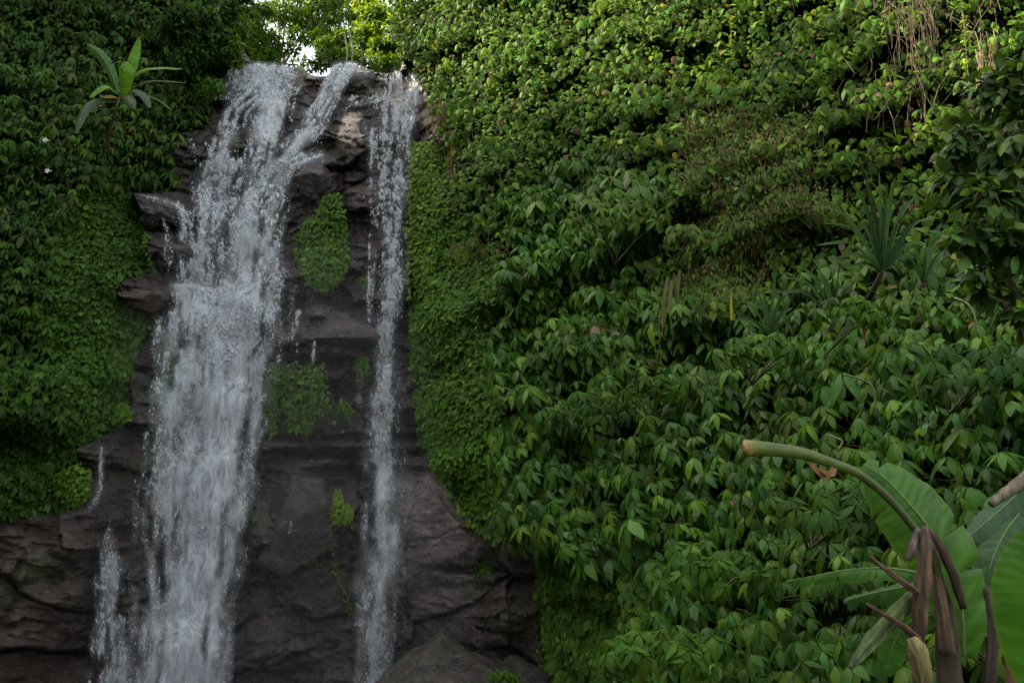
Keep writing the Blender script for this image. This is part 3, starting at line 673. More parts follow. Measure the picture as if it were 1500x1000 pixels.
# ------------------------------------------------------------------ boulders
def boulder(name, c, size, seed, label, col=(.055, .048, .046), cuts=9, mossy=0.0, cat="boulder", group=None, rough=.10, rot=(0, 0, 0), hard=()):
    nu, nv = 72, 46; u = np.linspace(0, 2 * np.pi, nu, endpoint=False); v = np.linspace(0, np.pi, nv)
    U, Vv = np.meshgrid(u, v); d = np.stack([np.sin(Vv) * np.cos(U), np.sin(Vv) * np.sin(U), np.cos(Vv)], -1)
    g = np.random.default_rng(seed); r = np.full(U.shape, 1.25)
    planes = [norm(g.normal(0, 1, 3)) for _ in range(cuts)]; offs = list(g.uniform(.55, .85, cuts))
    for h in hard: planes.append(norm(np.array(h[:3], float))); offs.append(h[3])
    for n_, o_ in zip(planes, offs):
        dn = d @ n_; r = np.where(dn > .05, np.minimum(r, o_ / np.maximum(dn, .05)), r)
    P = d * r[..., None] * np.array(size)
    k = fbm(P[..., 0] * 2.2 / max(size) * 2 + seed, P[..., 2] * 5 / max(size), P[..., 1] * 3 / max(size), 5, seed)
    P = P * (1 + rough * 2 * (k - .5))[..., None]
    P = P @ np.array(Matrix.Rotation(rot[1], 3, 'Y') @ Matrix.Rotation(rot[0], 3, 'X')).T
    i = np.arange(nu * nv).reshape(nv, nu); j = np.roll(i, -1, 1)
    q = np.stack([i[:-1], i[1:], j[1:], j[:-1]], -1).reshape(-1, 4)
    C = np.array(col) * (.7 + .6 * k[..., None]); m = (sstep(.5, .65, fbm(P[..., 0] * 2, P[..., 2] * 2, P[..., 1], 3, seed + 4)) * mossy)[..., None]
    C = C * (1 - m) + np.array([.03, .06, .012]) * m
    a = Acc(); a.add(P.reshape(-1, 3), [q], C.reshape(-1, 3)); o = a.build(name, M_ROCK, smooth=True)
    o.location = c; return tag(o, label, cat, group)
boulder("boulder", pt(655, 1006, 30.3), (2.3, 1.1, 1.75), 5, "large pointed wet boulder at the foot of the right fall", cuts=3, mossy=.3, rough=.16, hard=[(-.62, -.15, .60, .56), (.45, -.1, .80, .58), (-.35, -.85, .35, .62), (.5, -.85, .1, .55)], col=(.085, .068, .060))
boulder("boulder", pt(757, 1006, 30.0), (1.0, .9, .75), 15, "low dark mossy boulder half under the creeper mat at the cliff foot", cuts=6, mossy=.5, rough=.08, col=(.035, .03, .026))
boulder("rock", pt(438, 118, 38.9), (1.05, .8, .92), 21, "brown streaked rock splitting the water at the lip between the two chutes", cat="rock", col=(.11, .088, .062), rot=(0, R(28), 0), hard=[(.35, -.3, .85, .5), (-.6, -.4, .5, .62)], rough=.12)
boulder("rock", pt(536, 120, 38.5), (.72, .7, .60), 33, "dark squarish rock at the lip right of the second chute", cat="rock", col=(.042, .037, .038), hard=[(0, -.5, .85, .6)], rough=.12)
boulder("rock", pt(536, 215, 37.3), (.58, .7, 1.75), 37, "tall dark slab standing behind the right fall near the top", cat="rock", col=(.045, .037, .038), hard=[(-.8, -.5, 0, .6), (.1, -1, 0, .6)], rough=.08)
boulder("rock", pt(463, 262, 36.2), (.82, .7, .62), 41, "rounded wet rock the second chute runs past above the green island", cat="rock", col=(.060, .047, .045), rough=.1)
boulder("rock", pt(446, 170, 38.2), (.52, .6, .85), 43, "wet purple-brown rock in the fork of the two chutes", cat="rock", col=(.055, .045, .046), rough=.12)
boulder("rock", pt(228, 318, 34.2), (.62, .6, .48), 45, "dark block the side cascade slides over at the left", cat="rock", col=(.05, .045, .045), rough=.1, hard=[(0, -.2, 1, .55)])
boulder("rock", pt(243, 372, 34.6), (.78, .6, .42), 47, "flat wet ledge block below the side cascade", cat="rock", col=(.045, .04, .04), rough=.1, hard=[(0, -.2, 1, .55)])
boulder("rock", pt(208, 436, 33.6), (.95, .55, .33), 49, "brown ledge jutting out between the two left creeper curtains", cat="rock", col=(.10, .062, .042), rough=.1, rot=(0, R(10), 0), hard=[(0, -.2, 1, .6)])
boulder("rock", pt(495, 487, 35.3), (1.35, .75, .80), 53, "broad overhanging rock band between the falls above the lower tuft", cat="rock", col=(.058, .044, .042), cuts=4, rough=.09, hard=[(0, -.15, -1, .55), (0, -1, .1, .7)])
boulder("rock", pt(440, 765, 34.6), (1.75, .8, 1.55), 57, "big rounded wet rock bulge between the lower falls", cat="rock", col=(.050, .042, .040), cuts=5, rough=.10, mossy=.15)

# ------------------------------------------------------------------ separate green tufts on the rock
def tuft(poly, n, label, L=.17, base=GREEN, thick=.35, alt=None, out=.15, D=None, ragged=0, wr=.62, name="creeper_tuft", cat="creeper", shape=SH_OVAL, group="green tufts growing on the wet rock"):
    xs = [p[0] for p in poly]; ys = [p[1] for p in poly]; a = Acc()
    x = rng.uniform(min(xs), max(xs), n * 3); y = rng.uniform(min(ys), max(ys), n * 3); k = inpoly(x, y, poly); x, y = x[k][:n], y[k][:n]; n = len(x)
    x = x + rng.normal(0, ragged, n); y = y + rng.normal(0, ragged, n)
    y = y + np.where(rng.random(n) < .12, rng.exponential(3.5, n), 0)
    cx, cy = np.mean(xs), np.mean(ys); rad = np.hypot((x - cx) / (max(xs) - min(xs) + 1), (y - cy) / (max(ys) - min(ys) + 1)) * 2
    d = WD(np.clip(x, WX0, WX1), y) if D is None else np.full(n, float(D))
    P = at(x, y, d - out - thick * rng.random(n) * np.clip(1.3 - rad, .1, 1))
    O = np.tile([-.1, -1, .1], (n, 1)); O[:, 0] += (x - cx) / (max(xs) - min(xs) + 1) * .9
    T = O * rng.uniform(.25, .8, (n, 1)) + np.array([0, 0, -.8]) + rng.normal(0, .33, (n, 3))
    N = O * .8 + np.array([0, 0, .75]) + rng.normal(0, .28, (n, 3)); l = L * np.exp(rng.normal(0, .22, n))
    leaves(a, P, T, N, l, l * wr, tint(n, base, .2, alt, P=P), droop=rng.uniform(.05, .5, n), fold=rng.uniform(0, .45, n), shape=shape)
    return tag(a.build(name, M_LEAF), label, cat, group)
FR = [(FRESH, .3)]
tuft([(478, 283), (500, 284), (506, 320), (512, 380), (502, 408), (470, 430), (450, 412), (432, 372), (432, 350), (447, 322), (462, 315)], 2200, "thick green leafy island on the rock between the two falls", .17, (.06, .13, .02), .8, FR, ragged=1.5)
tuft([(405, 528), (425, 532), (440, 541), (455, 530), (476, 538), (474, 575), (486, 596), (460, 608), (452, 632), (425, 628), (412, 590)], 900, "ragged green tuft under the overhanging rock band", .15, (.07, .15, .02), .4, FR, ragged=4)
tuft([(492, 585), (512, 590), (515, 604), (500, 612), (488, 602)], 130, "small round tuft low beside the ragged tuft", .14, (.07, .15, .02), .3, FR, ragged=2)
tuft([(520, 524), (538, 520), (540, 548), (525, 552)], 130, "little tuft at the left edge of the right fall under the rock band", .14, (.06, .13, .02), .25, FR, ragged=2)
tuft([(492, 716), (499, 714), (504, 735), (517, 740), (515, 764), (483, 768), (485, 748)], 330, "bright yellow-green tuft on the rounded rock bulge", .12, (.14, .25, .02), .15, [(LIME, .4)], ragged=1.5)
tuft([(528, 405), (546, 404), (548, 418), (530, 419)], 50, "tiny tuft on the ledge just left of the right fall", .12, (.06, .13, .02), .2, FR, ragged=2)
tuft([(702, 820), (722, 813), (732, 830), (722, 852), (704, 855)], 200, "small tuft on the brown rock right of the pale dome", .15, GREEN, .3, FR, D=33.2, ragged=3)
tuft([(236, 470), (262, 490), (270, 560), (262, 640), (240, 648), (228, 560)], 900, "blurred green patch seen through the left veil of the main fall", .15, GREEN, .2, FR, out=-.1, ragged=3)
tuft([(385, 525), (404, 530), (412, 580), (400, 640), (385, 610)], 420, "green fringe at the right edge of the main fall", .15, GREEN, .2, FR, out=0, ragged=2)
tuft([(168, 590), (190, 588), (190, 612), (172, 622)], 160, "small tuft below the left creeper curtain", .15, GREEN, .3, FR, ragged=3)
tuft([(80, 690), (112, 680), (132, 690), (130, 728), (102, 742), (82, 722)], 600, "brighter cushion of small leaves at the corner of the lower left creeper", .15, (.075, .16, .02), .5, FR, D=31.3, ragged=2)
tuft([(286, 118), (300, 112), (326, 116), (330, 132), (305, 142), (284, 138)], 350, "small dark cushion of leaves beside the top of the main fall", .17, DEEP, .4, [(GREEN, .4)], D=36.4, ragged=2)
tuft([(715, 984), (740, 978), (762, 990), (758, 1004), (718, 1004)], 160, "low sprig of leaves on top of the mossy boulder", .14, GREEN, .2, FR, D=29.2, ragged=2)
tuft([(480, 780), (486, 780), (494, 815), (520, 900), (512, 905), (492, 840), (440, 826), (440, 820), (486, 818)], 260, "thin line of moss and tiny leaves down the crack of the rock bulge", .09, (.06, .11, .015), .1, FR, ragged=1, name="moss", cat="moss", group=None)["kind"] = "stuff"
tuft([(607, 232), (620, 214), (634, 204), (650, 216), (660, 300), (655, 380), (640, 420), (610, 420), (602, 330)], 3000, "pale green leafy pillar catching light beside the right fall", .18, (.11, .20, .035), .7, [(FRESH, .3), (LIME, .15)], D=35.2, ragged=4, group=None)

# ------------------------------------------------------------------ broad blades and banana plants
def blade(spine, hw, col, parent, mat=M_BIGLEAF, N=(0, -1, .3), fold=.35, seed=0, tears=0, rib=(.12, .19, .05), rr=.012, name="leaf", label=None, wob=.12, ribs=True, tipw=.0, spread=1.0):
    n = 80; m = 12; path = smooth_path([pt(*s) for s in spine], n); g = np.random.default_rng(seed + 5)
    P = np.array([tuple(p) for p in path]); T = norm(np.gradient(P, axis=0)); Nh = np.tile(np.array(N, float), (n + 1, 1))
    B = norm(np.cross(T, Nh)); Nn = np.cross(B, T); Nn = Nn * np.sign((Nn * Nh).sum(-1, keepdims=True) + 1e-9)
    t = np.linspace(0, 1, n + 1)
    w = hw * np.clip(np.sin(np.pi * np.clip(t * .93 + .05, 0, 1)) ** .55, 0.02, 1) * (1 - tipw * t); w[-1] = .004
    a = Acc()
    for side in (-1, 1):
        s = np.linspace(0, 1, m); rip = fbm(t * 9 + seed, side * 3.3, 0, 2, seed + 2) - .5
        cut = np.ones(n + 1)
        for _ in range(tears):
            k = g.integers(5, n - 4); cut[k] = g.uniform(.35, .8); cut[k + 1] = min(cut[k + 1], g.uniform(.6, .95))
        W = (w * cut)[:, None] * s[None]
        V = P[:, None] + B[:, None] * (side * W * math.cos(fold) * spread)[..., None] + Nn[:, None] * (-W * math.sin(fold) * (.4 + s[None]) + rip[:, None] * wob * hw * s[None] ** 1.5 * 2 + .02 * hw * np.sin(t * 130)[:, None] * s[None])[..., None]
        i = np.arange((n + 1) * m).reshape(n + 1, m)
        q = np.stack([i[:-1, :-1], i[1:, :-1], i[1:, 1:], i[:-1, 1:]], -1).reshape(-1, 4)
        if side < 0: q = q[:, ::-1]
        C = np.array(col)[None, None] * (.55 + .9 * fbm(t[:, None] * 34 - s[None] * 3, s[None] * .6, seed, 3, 8))[..., None]; C = C * (1 + .25 * (1 - sstep(0, .12, s))[None, :, None])
        edge = (sstep(.9, 1, s)[None] * .5)[..., None]; C = C * (1 - edge) + np.array([.15, .16, .04]) * edge * (max(col) / .15)
        a.add(V.reshape(-1, 3), [q], C.reshape(-1, 3))
    o = a.build(name, mat, parent, smooth=True)
    if ribs:
        b = Acc(); tube(b, [p + Vector((0, -.3 * rr, 0)) for p in path], [rr * (1 - .75 * k / n) for k in range(n + 1)], 6, rib); b.build("midrib", M_STALK, o, smooth=True)
    if label: o["label"] = label
    return o
def strap(a, spine, hw, col, N=(0, -1, .4)):
    n = 10; path = smooth_path(spine, n); P = np.array([tuple(p) for p in path]); T = norm(np.gradient(P, axis=0))
    B = norm(np.cross(T, np.tile(np.array(N, float), (n + 1, 1)))); Nn = np.cross(B, T); t = np.linspace(0, 1, n + 1)
    w = hw * (1 - t ** 2.2) * (.75 + .25 * np.sin(t * 3)); w[-1] = .001
    V = np.stack([P - B * w[:, None], P + Nn * (w * -.5)[:, None], P + B * w[:, None]], 1)
    i = np.arange((n + 1) * 3).reshape(n + 1, 3); q = np.stack([i[:-1, :-1], i[1:, :-1], i[1:, 1:], i[:-1, 1:]], -1).reshape(-1, 4)
    a.add(V.reshape(-1, 3), [q], col)

def left_banana():
    D = 30.2; root = empty("banana_plant"); tag(root, "small banana plant with one yellow leaf on the shady left slope", "banana plant")
    s = Acc(); tube(s, smooth_path([pt(158, 232, D + 2.0), pt(161, 190, D + .9), pt(170, 160, D), pt(178, 138, D)], 10), [.06, .06, .06, .055, .055, .05, .05, .045, .04, .035, .03], 9, (.11, .085, .04)); s.build("trunk", M_STALK, root, smooth=True)
    B = (.10, .26, .015); M = (.05, .13, .02); G = (.07, .11, .06)
    u = mpp(D)
    for k, (sp, hw, c, N, lab) in enumerate([
        ([(180, 142, D), (189, 108, D - .2), (197, 82, D - .3), (204, 57, D - .4)], 9, B, (.3, -1, .1), "upright bright green leaf"),
        ([(176, 146, D), (178, 125, D - .5), (182, 104, D - .8), (183, 90, D - .8)], 15, B, (0, -1, .2), "broad bright leaf facing out"),
        ([(181, 128, D), (205, 104, D - .3), (235, 99, D - .6), (267, 101, D - .8)], 7, B, (0, -.6, 1), None),
        ([(174, 136, D), (160, 100, D), (145, 78, D + .1), (128, 65, D + .1)], 9, M, (-.2, -1, .3), None),
        ([(174, 138, D), (157, 126, D - .4), (144, 130, D - .7), (131, 143, D - .9)], 8, B, (0, -.8, .8), None),
        ([(173, 144, D), (162, 140, D - .3), (149, 142, D - .5)], 5.5, (.38, .22, .03), (0, -.9, .5), "short yellow-brown leaf"),
        ([(172, 146, D), (140, 146, D - .5), (122, 162, D - .8), (110, 196, D - .9)], 11, G, (-.2, -1, .3), "drooping grey-green leaf"),
        ([(180, 142, D), (198, 132, D - .5), (212, 140, D - .8), (220, 158, D - .9)], 8, G, (.2, -.8, .8), None),
        ([(178, 142, D), (186, 140, D - .6), (192, 148, D - .9), (196, 160, D - 1.)], 8, G, (0, -1, .5), None),
        ([(183, 134, D), (215, 120, D - .2), (245, 119, D - .3), (273, 122, D - .4)], 3.2, M, (0, -.6, 1), None),
        ([(183, 140, D), (215, 140, D - .2), (235, 148, D - .3), (252, 162, D - .4)], 3.2, M, (0, -.6, 1), None)]):
        blade(sp, hw * u, c, root, N=N, fold=.3, seed=k, rr=.014, label=lab, tears=2 if k in (3, 6) else 0)
    rehome(root, pt(158, 232, D + .6))
left_banana()

def near_banana():
    D = 6.0; u = mpp(D); root = empty("banana_plant"); tag(root, "large banana plant with cut stalk and dead brown sheaths in the lower right corner", "banana plant")
    a = Acc(); base = pt(1392, 1000, 6.2); foot = Vector((base.x + .1, 6.3, -2.2))
    tube(a, smooth_path([foot, Vector((base.x + .05, 6.25, 0)), base, pt(1385, 900, 6.1), pt(1372, 840, 6.05)], 18), [.11 - .004 * k for k in range(19)], 12, (.05, .036, .018), .06); a.build("trunk", M_BARK, root, smooth=True)
    # cut stalk: thick pale end at the left, arching down to the crown
    a = Acc(); path = smooth_path([pt(1092, 656, 5.7), pt(1120, 657, 5.7), pt(1175, 664, 5.72), pt(1215, 677, 5.75), pt(1258, 694, 5.8), pt(1300, 728, 5.85), pt(1335, 768, 5.9), pt(1362, 805, 5.95), pt(1385, 880, 6.05)], 34)
    rad = [u * np.interp(k / 34, [0, .06, .3, .42, .5, .8, 1], [12, 11, 8, 7, 6, 5.4, 7]) for k in range(35)]
    cols = []
    tube(a, path, rad, 12, (.07, .11, .02)); C = a.c[0].copy()
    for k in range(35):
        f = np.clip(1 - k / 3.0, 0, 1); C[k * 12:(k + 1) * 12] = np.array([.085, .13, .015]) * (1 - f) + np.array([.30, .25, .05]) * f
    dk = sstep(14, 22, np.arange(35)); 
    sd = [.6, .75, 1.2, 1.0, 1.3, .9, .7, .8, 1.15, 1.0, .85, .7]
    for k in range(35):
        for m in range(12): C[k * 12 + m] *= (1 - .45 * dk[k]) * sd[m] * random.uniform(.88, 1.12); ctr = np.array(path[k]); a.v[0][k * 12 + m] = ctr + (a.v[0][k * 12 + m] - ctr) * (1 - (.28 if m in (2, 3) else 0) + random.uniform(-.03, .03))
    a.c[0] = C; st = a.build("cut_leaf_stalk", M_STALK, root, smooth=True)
    a = Acc(); tube(a, [pt(1088, 656, 5.69), pt(1093, 656, 5.69)], [u * 7, u * 11.6], 12, (.30, .19, .07), .22); a.build("cut_end", M_STALK, st)
    a = Acc()
    for sp, w in (([(1188, 678, 5.68), (1198, 690, 5.66), (1210, 700, 5.66), (1216, 708, 5.66)], 4), ([(1222, 684, 5.7), (1218, 694, 5.66), (1208, 690, 5.64), (1196, 684, 5.64)], 5), ([(1205, 688, 5.66), (1212, 696, 5.64), (1208, 708, 5.64)], 4)):
        strap(a, [pt(*s) for s in sp], w * u, (.22, .12, .05))
    a.build("dry_scrap", M_LEAF, root)
    blade([(1412, 960, 6.5), (1408, 890, 6.45), (1388, 818, 6.4), (1358, 770, 6.35), (1328, 734, 6.35), (1298, 702, 6.4), (1264, 680, 6.45)], 58 * u, (.062, .17, .022), root, N=(-.25, -1, .25), fold=.34, seed=3, rr=.010, wob=.16, tears=3, label="large smooth green leaf arching left")
    blade([(1352, 840, 6.2), (1300, 832, 6.3), (1240, 835, 6.5), (1152, 851, 6.8)], 19 * u, (.06, .17, .02), root, N=(0, -.85, .8), fold=.4, seed=4, rr=.008, tears=6, wob=.35)
    blade([(1360, 850, 6.5), (1330, 858, 6.6), (1280, 868, 6.7), (1235, 880, 6.8)], 18 * u, (.045, .13, .02), root, N=(0, -.9, .6), fold=.5, seed=9, rr=.007, tears=5, wob=.3)
    blade([(1372, 900, 6.6), (1340, 905, 6.7), (1312, 935, 6.75), (1296, 990, 6.8)], 30 * u, (.05, .15, .02), root, N=(-.4, -1, .2), fold=.3, seed=6, rr=.008)
    blade([(1395, 930, 6.7), (1405, 830, 6.8), (1440, 850, 6.9), (1466, 930, 6.9)], 36 * u, (.03, .08, .018), root, N=(.2, -1, .2), fold=.3, seed=16, rr=.008, tears=3)
    def dead(pts, r, col, nm="dead_sheath", flat=.0):
        a = Acc(); p = smooth_path([pt(*q) for q in pts], 16)
        ns = 22; g = random.Random(int(pts[0][0] * 7 + pts[0][1])); tube(a, p, [1.0] * 17, ns, col, 0)
        ridge = [1 - .32 * abs(math.sin(k / ns * 3.1416 * g.choice([3, 4]) + .7)) + g.uniform(-.09, .09) for k in range(ns)]; tone = [g.uniform(.45, 1.5) for _ in range(ns)]
        V = a.v[0]; C = a.c[0].copy(); wb = g.uniform(0, 6)
        for k in range(17):
            rr = u * np.interp(k / 16, np.linspace(0, 1, len(r)), r)
            for m in range(ns):
                q = k * ns + m; ctr = np.array(p[k]); tw = ridge[(m + k // 5) % ns] * (1 + .07 * math.sin(k * 1.3 + m * .9 + wb)); V[q] = ctr + (V[q] - ctr) * rr * tw * (1 - .4 * (k in (0, 16)) * g.random()); C[q] = C[q] * tone[m] * g.uniform(.8, 1.2)
        a.c[0] = C; a.build(nm, M_BARK, root)
    dead([(1354, 770, 5.8), (1356, 800, 5.78), (1352, 850, 5.78), (1348, 900, 5.8), (1346, 950, 5.85)], [4, 9, 12, 12, 8], (.095, .058, .034))
    dead([(1345, 775, 5.85), (1338, 800, 5.8), (1330, 820, 5.8)], [5, 8, 5], (.09, .06, .05))
    dead([(1274, 814, 5.7), (1300, 836, 5.72), (1330, 858, 5.75), (1352, 872, 5.8)], [2, 4.5, 6, 5], (.10, .052, .026))
    dead([(1270, 884, 5.7), (1300, 903, 5.72), (1330, 922, 5.78), (1350, 940, 5.8)], [2.5, 4, 5.5, 6], (.11, .05, .025))
    dead([(1362, 775, 5.9), (1380, 805, 5.9), (1398, 845, 5.95), (1412, 890, 6.0)], [4, 7, 8, 7], (.06, .036, .022))
    dead([(1372, 790, 6.0), (1372, 840, 6.0), (1382, 900, 6.0), (1390, 960, 6.0)], [4, 7, 10, 12], (.09, .055, .03))
    dead([(1334, 935, 5.75), (1344, 955, 5.72), (1352, 985, 5.72), (1356, 1030, 5.75)], [9, 15, 14, 10], (.17, .14, .05), "flower_stub")
    dead([(1340, 868, 5.9), (1310, 900, 5.85), (1275, 940, 5.8), (1245, 978, 5.75)], [10, 13, 12, 5], (.065, .10, .025), "green_stalk")
    dead([(1445, 860, 6.2), (1455, 920, 6.2), (1450, 1010, 6.2)], [6, 9, 12], (.05, .035, .02))
    rehome(root, foot)
near_banana()

def side_banana():
    D = 7.6; u = mpp(D); root = empty("banana_plant"); tag(root, "banana plant mostly out of view with bluish leaves reaching in from the right edge", "banana plant")
    foot = Vector((pt(1600, 1000, D).x, D, -2.2)); a = Acc()
    tube(a, smooth_path([foot, Vector((foot.x, D, 0)), pt(1590, 900, D), pt(1560, 760, D)], 14), [.14 - .006 * k for k in range(15)], 10, (.08, .07, .03), .05); a.build("trunk", M_BARK, root, smooth=True)
    blade([(1560, 770, D), (1520, 700, D), (1478, 735, D - .1), (1440, 768, D - .2), (1408, 794, D - .2)], 24 * u, (.055, .12, .05), root, N=(0, -.8, .8), fold=.4, seed=31, rr=.01, wob=.2)
    blade([(1560, 770, D), (1515, 738, D), (1480, 768, D - .2), (1456, 812, D - .3), (1440, 868, D - .3)], 40 * u, (.05, .12, .04), root, N=(-.3, -1, .3), fold=.3, seed=32, rr=.01)
    blade([(1560, 780, D), (1600, 700, D), (1660, 690, D - .1), (1720, 760, D - .2)], 40 * u, (.05, .13, .03), root, seed=33)
    rehome(root, foot)
side_banana()
def close_leaf():
    D = 2.9; u = mpp(D); root = empty("banana_sucker"); tag(root, "blurred young banana shoot close to the lens at the right edge", "banana plant")
    foot = Vector((pt(1640, 1000, D).x, D, -2.2)); a = Acc()
    tube(a, smooth_path([foot, Vector((foot.x, D, 0)), pt(1600, 1080, D)], 12), [.05 - .002 * k for k in range(13)], 9, (.08, .09, .03)); a.build("trunk", M_STALK, root, smooth=True)
    blade([(1600, 1080, D), (1540, 985, D), (1516, 900, D - .05), (1508, 840, D - .08), (1522, 770, D - .1)], 52 * u, (.05, .16, .015), root, N=(-.1, -1, .2), fold=.2, seed=41, rr=.006, wob=.06)
    rehome(root, foot)
close_leaf()
def right_branch():
    D = 7.0; a = Acc(); foot = Vector((pt(1720, 900, D).x, D + .5, -2.2))
    root = empty("dead_tree"); tag(root, "bare lichen-spotted branch poking in at the right edge above the bluish leaves", "dead tree")
    tube(a, smooth_path([foot, Vector((foot.x, D + .3, .6)), pt(1700, 700, D), pt(1690, 560, D)], 12), [.13 - .006 * k for k in range(13)], 9, (.10, .085, .065), .08); a.build("trunk", M_BARK, root, smooth=True)
    a = Acc(); u = mpp(D)
    tube(a, smooth_path([pt(1695, 620, D), pt(1600, 640, D), pt(1530, 680, D), pt(1498, 704, D - .05), (pt(1474, 722, D - .08)), pt(1451, 738, D - .1)], 16), [u * (16 - .65 * k) for k in range(17)], 9, (.15, .125, .085), .12); a.build("branch", M_BARK, root, smooth=True)
    rehome(root, foot)
right_branch()
def red_stem():
    a = Acc(); D = 5.2; u = mpp(D); foot = Vector((pt(1478, 1000, D).x, D, -2.2))
    tube(a, smooth_path([foot, Vector((foot.x, D, -.3)), pt(1483, 1000, D), pt(1490, 940, D), pt(1482, 880, D), pt(1462, 850, D)], 20), [u * (11 - .35 * k) for k in range(21)], 8, (.10, .045, .028), .1)
    tag(a.build("dead_reed", M_BARK, smooth=True), "reddish brown dead reed rising at the bottom right corner", "reed")
red_stem()

# ------------------------------------------------------------------ screw pines and odd plants on the slope
def screwpine(c, D, blades, label, col=(.045, .10, .035), w=.05):
    root = empty("screw_pine"); tag(root, label, "screw pine", "strap-leaved plants on the right slope")
    s = Acc(); D = D + .5; b = pt(c[0], c[1], D); tube(s, [b + Vector((0, .9, -.3)), b + Vector((0, .4, -.15)), b], [.06, .06, .05], 7, (.09, .07, .04)); s.build("stem", M_BARK, root)
    for i, (dx, dy, ln) in enumerate(blades):
        tx, ty = c[0] + dx, c[1] + dy; fw = random.uniform(-1.1, -.2)
        mid = (c[0] + dx * .45, c[1] + dy * .62 - abs(dx) * .18); m2 = (c[0] + dx * .8, c[1] + dy * .93 - abs(dx) * .06)
        cc = tuple(np.array(col) * random.uniform(.7, 1.5)); a = Acc()
        strap(a, [b, pt(*mid, D + fw * .5), pt(*m2, D + fw * .85), pt(tx, ty, D + fw)], w * random.uniform(.8, 1.2), cc, N=(random.uniform(-.5, .5), -1, .5))
        a.build("leaf", M_GLOSS, root)
    rehome(root, b)
screwpine((1292, 398), 17.6, [(-28, -138, 0), (-18, -105, 0), (-5, -150, 0), (8, -125, 0), (22, -140, 0), (-42, -75, 0), (-88, -70, 0), (-98, -38, 0), (-70, -20, 0), (40, -85, 0), (60, -60, 0), (74, -40, 0), (48, -20, 0), (-55, -5, 0), (88, -78, 0), (-46, -125, 0), (55, -110, 0), (-110, -95, 0)], "largest strap-leaved screw pine fanned out below the right-edge tree")
screwpine((1128, 492), 19.8, [(-14, -70, 0), (-34, -86, 0), (8, -84, 0), (22, -60, 0), (-50, -50, 0), (34, -40, 0), (-60, -22, 0), (44, -20, 0)], "dark strap-leaved plant at the lower rim of the dry scrub")
screwpine((1204, 592), 17.2, [(-3, -52, 0), (6, -44, 0), (-10, -34, 0), (14, -30, 0)], "short tuft of upright strap leaves among the big leaf whorls", (.06, .16, .03), .045)
screwpine((1222, 470), 17.5, [(-60, -80, 0), (-78, -62, 0), (-40, -96, 0), (-90, -40, 0), (24, -50, 0), (-20, -70, 0), (40, -30, 0), (10, -85, 0)], "loose strap-leaved plant leaning left beneath the largest screw pine")
screwpine((1352, 415), 16.5, [(30, -88, 0), (10, -70, 0), (-18, -60, 0), (44, -50, 0), (-30, -40, 0)], "small strap-leaved plant right of the largest screw pine")

def strips(name, items, label, cat, part, mat=M_LEAF, group=None):
    root = empty(name); tag(root, label, cat, group)
    for sp, hw, col in items:
        a = Acc(); D = sp[0][2]; strap(a, [pt(*s) for s in sp], hw * mpp(D), col); a.build(part, mat, root)
    rehome(root, pt(*items[0][0][0]))
DP = 22.6
strips("hanging_pods", [([(978, 405, DP), (974, 430, DP - .1), (971, 465, DP - .1), (970, 498, DP - .1)], 2.6, (.15, .13, .05)), ([(984, 410, DP - .1), (981, 440, DP - .2), (983, 470, DP - .2), (987, 500, DP - .2)], 3.2, (.12, .14, .05)),
                        ([(996, 395, DP), (993, 420, DP - .1), (994, 445, DP - .1), (1000, 472, DP - .1)], 2.6, (.13, .12, .05)), ([(987, 400, DP), (989, 430, DP), (992, 460, DP)], 2, (.10, .12, .04))],
       "four long brownish pods hanging in a dark hollow of the slope", "seed pods", "pod")
strips("dead_leaf_blade", [([(1072, 470, 20), (1071, 448, 19.9), (1072, 422, 19.8)], 2.6, (.35, .36, .05))], "upright yellow strip standing at the rim of the dry scrub", "dead leaf", "blade")
strips("flower_bud", [([(1262, 440, 16.5), (1266, 458, 16.3), (1264, 472, 16.2)], 2.0, (.35, .22, .08)), ([(1264, 468, 16.2), (1266, 484, 16.15), (1265, 505, 16.1)], 3.6, (.45, .18, .16))], "hanging pinkish bud below the largest screw pine", "flower bud", "bract")
def bent_stem(p, label, col=(.10, .14, .04), r=.018):
    a = Acc(); tube(a, smooth_path([pt(*q) for q in p], 12), r, 6, col); tag(a.build("bent_stem", M_STALK, smooth=True), label, "plant stem")
bent_stem([(1398, 436, 13.5), (1418, 446, 13.3), (1427, 462, 13.2), (1434, 495, 13.2)], "stout stem bent over beside the dark tree at the right edge")
bent_stem([(1235, 548, 16), (1262, 556, 15.8), (1280, 570, 15.7), (1283, 612, 15.7)], "stem arching over the leaf whorls in the middle of the right slope")
bent_stem([(1210, 636, 14.6), (1222, 640, 14.5), (1234, 646, 14.4), (1226, 660, 14.4)], "short dead leaf stem just above the cut banana stalk", (.2, .15, .1), .012)

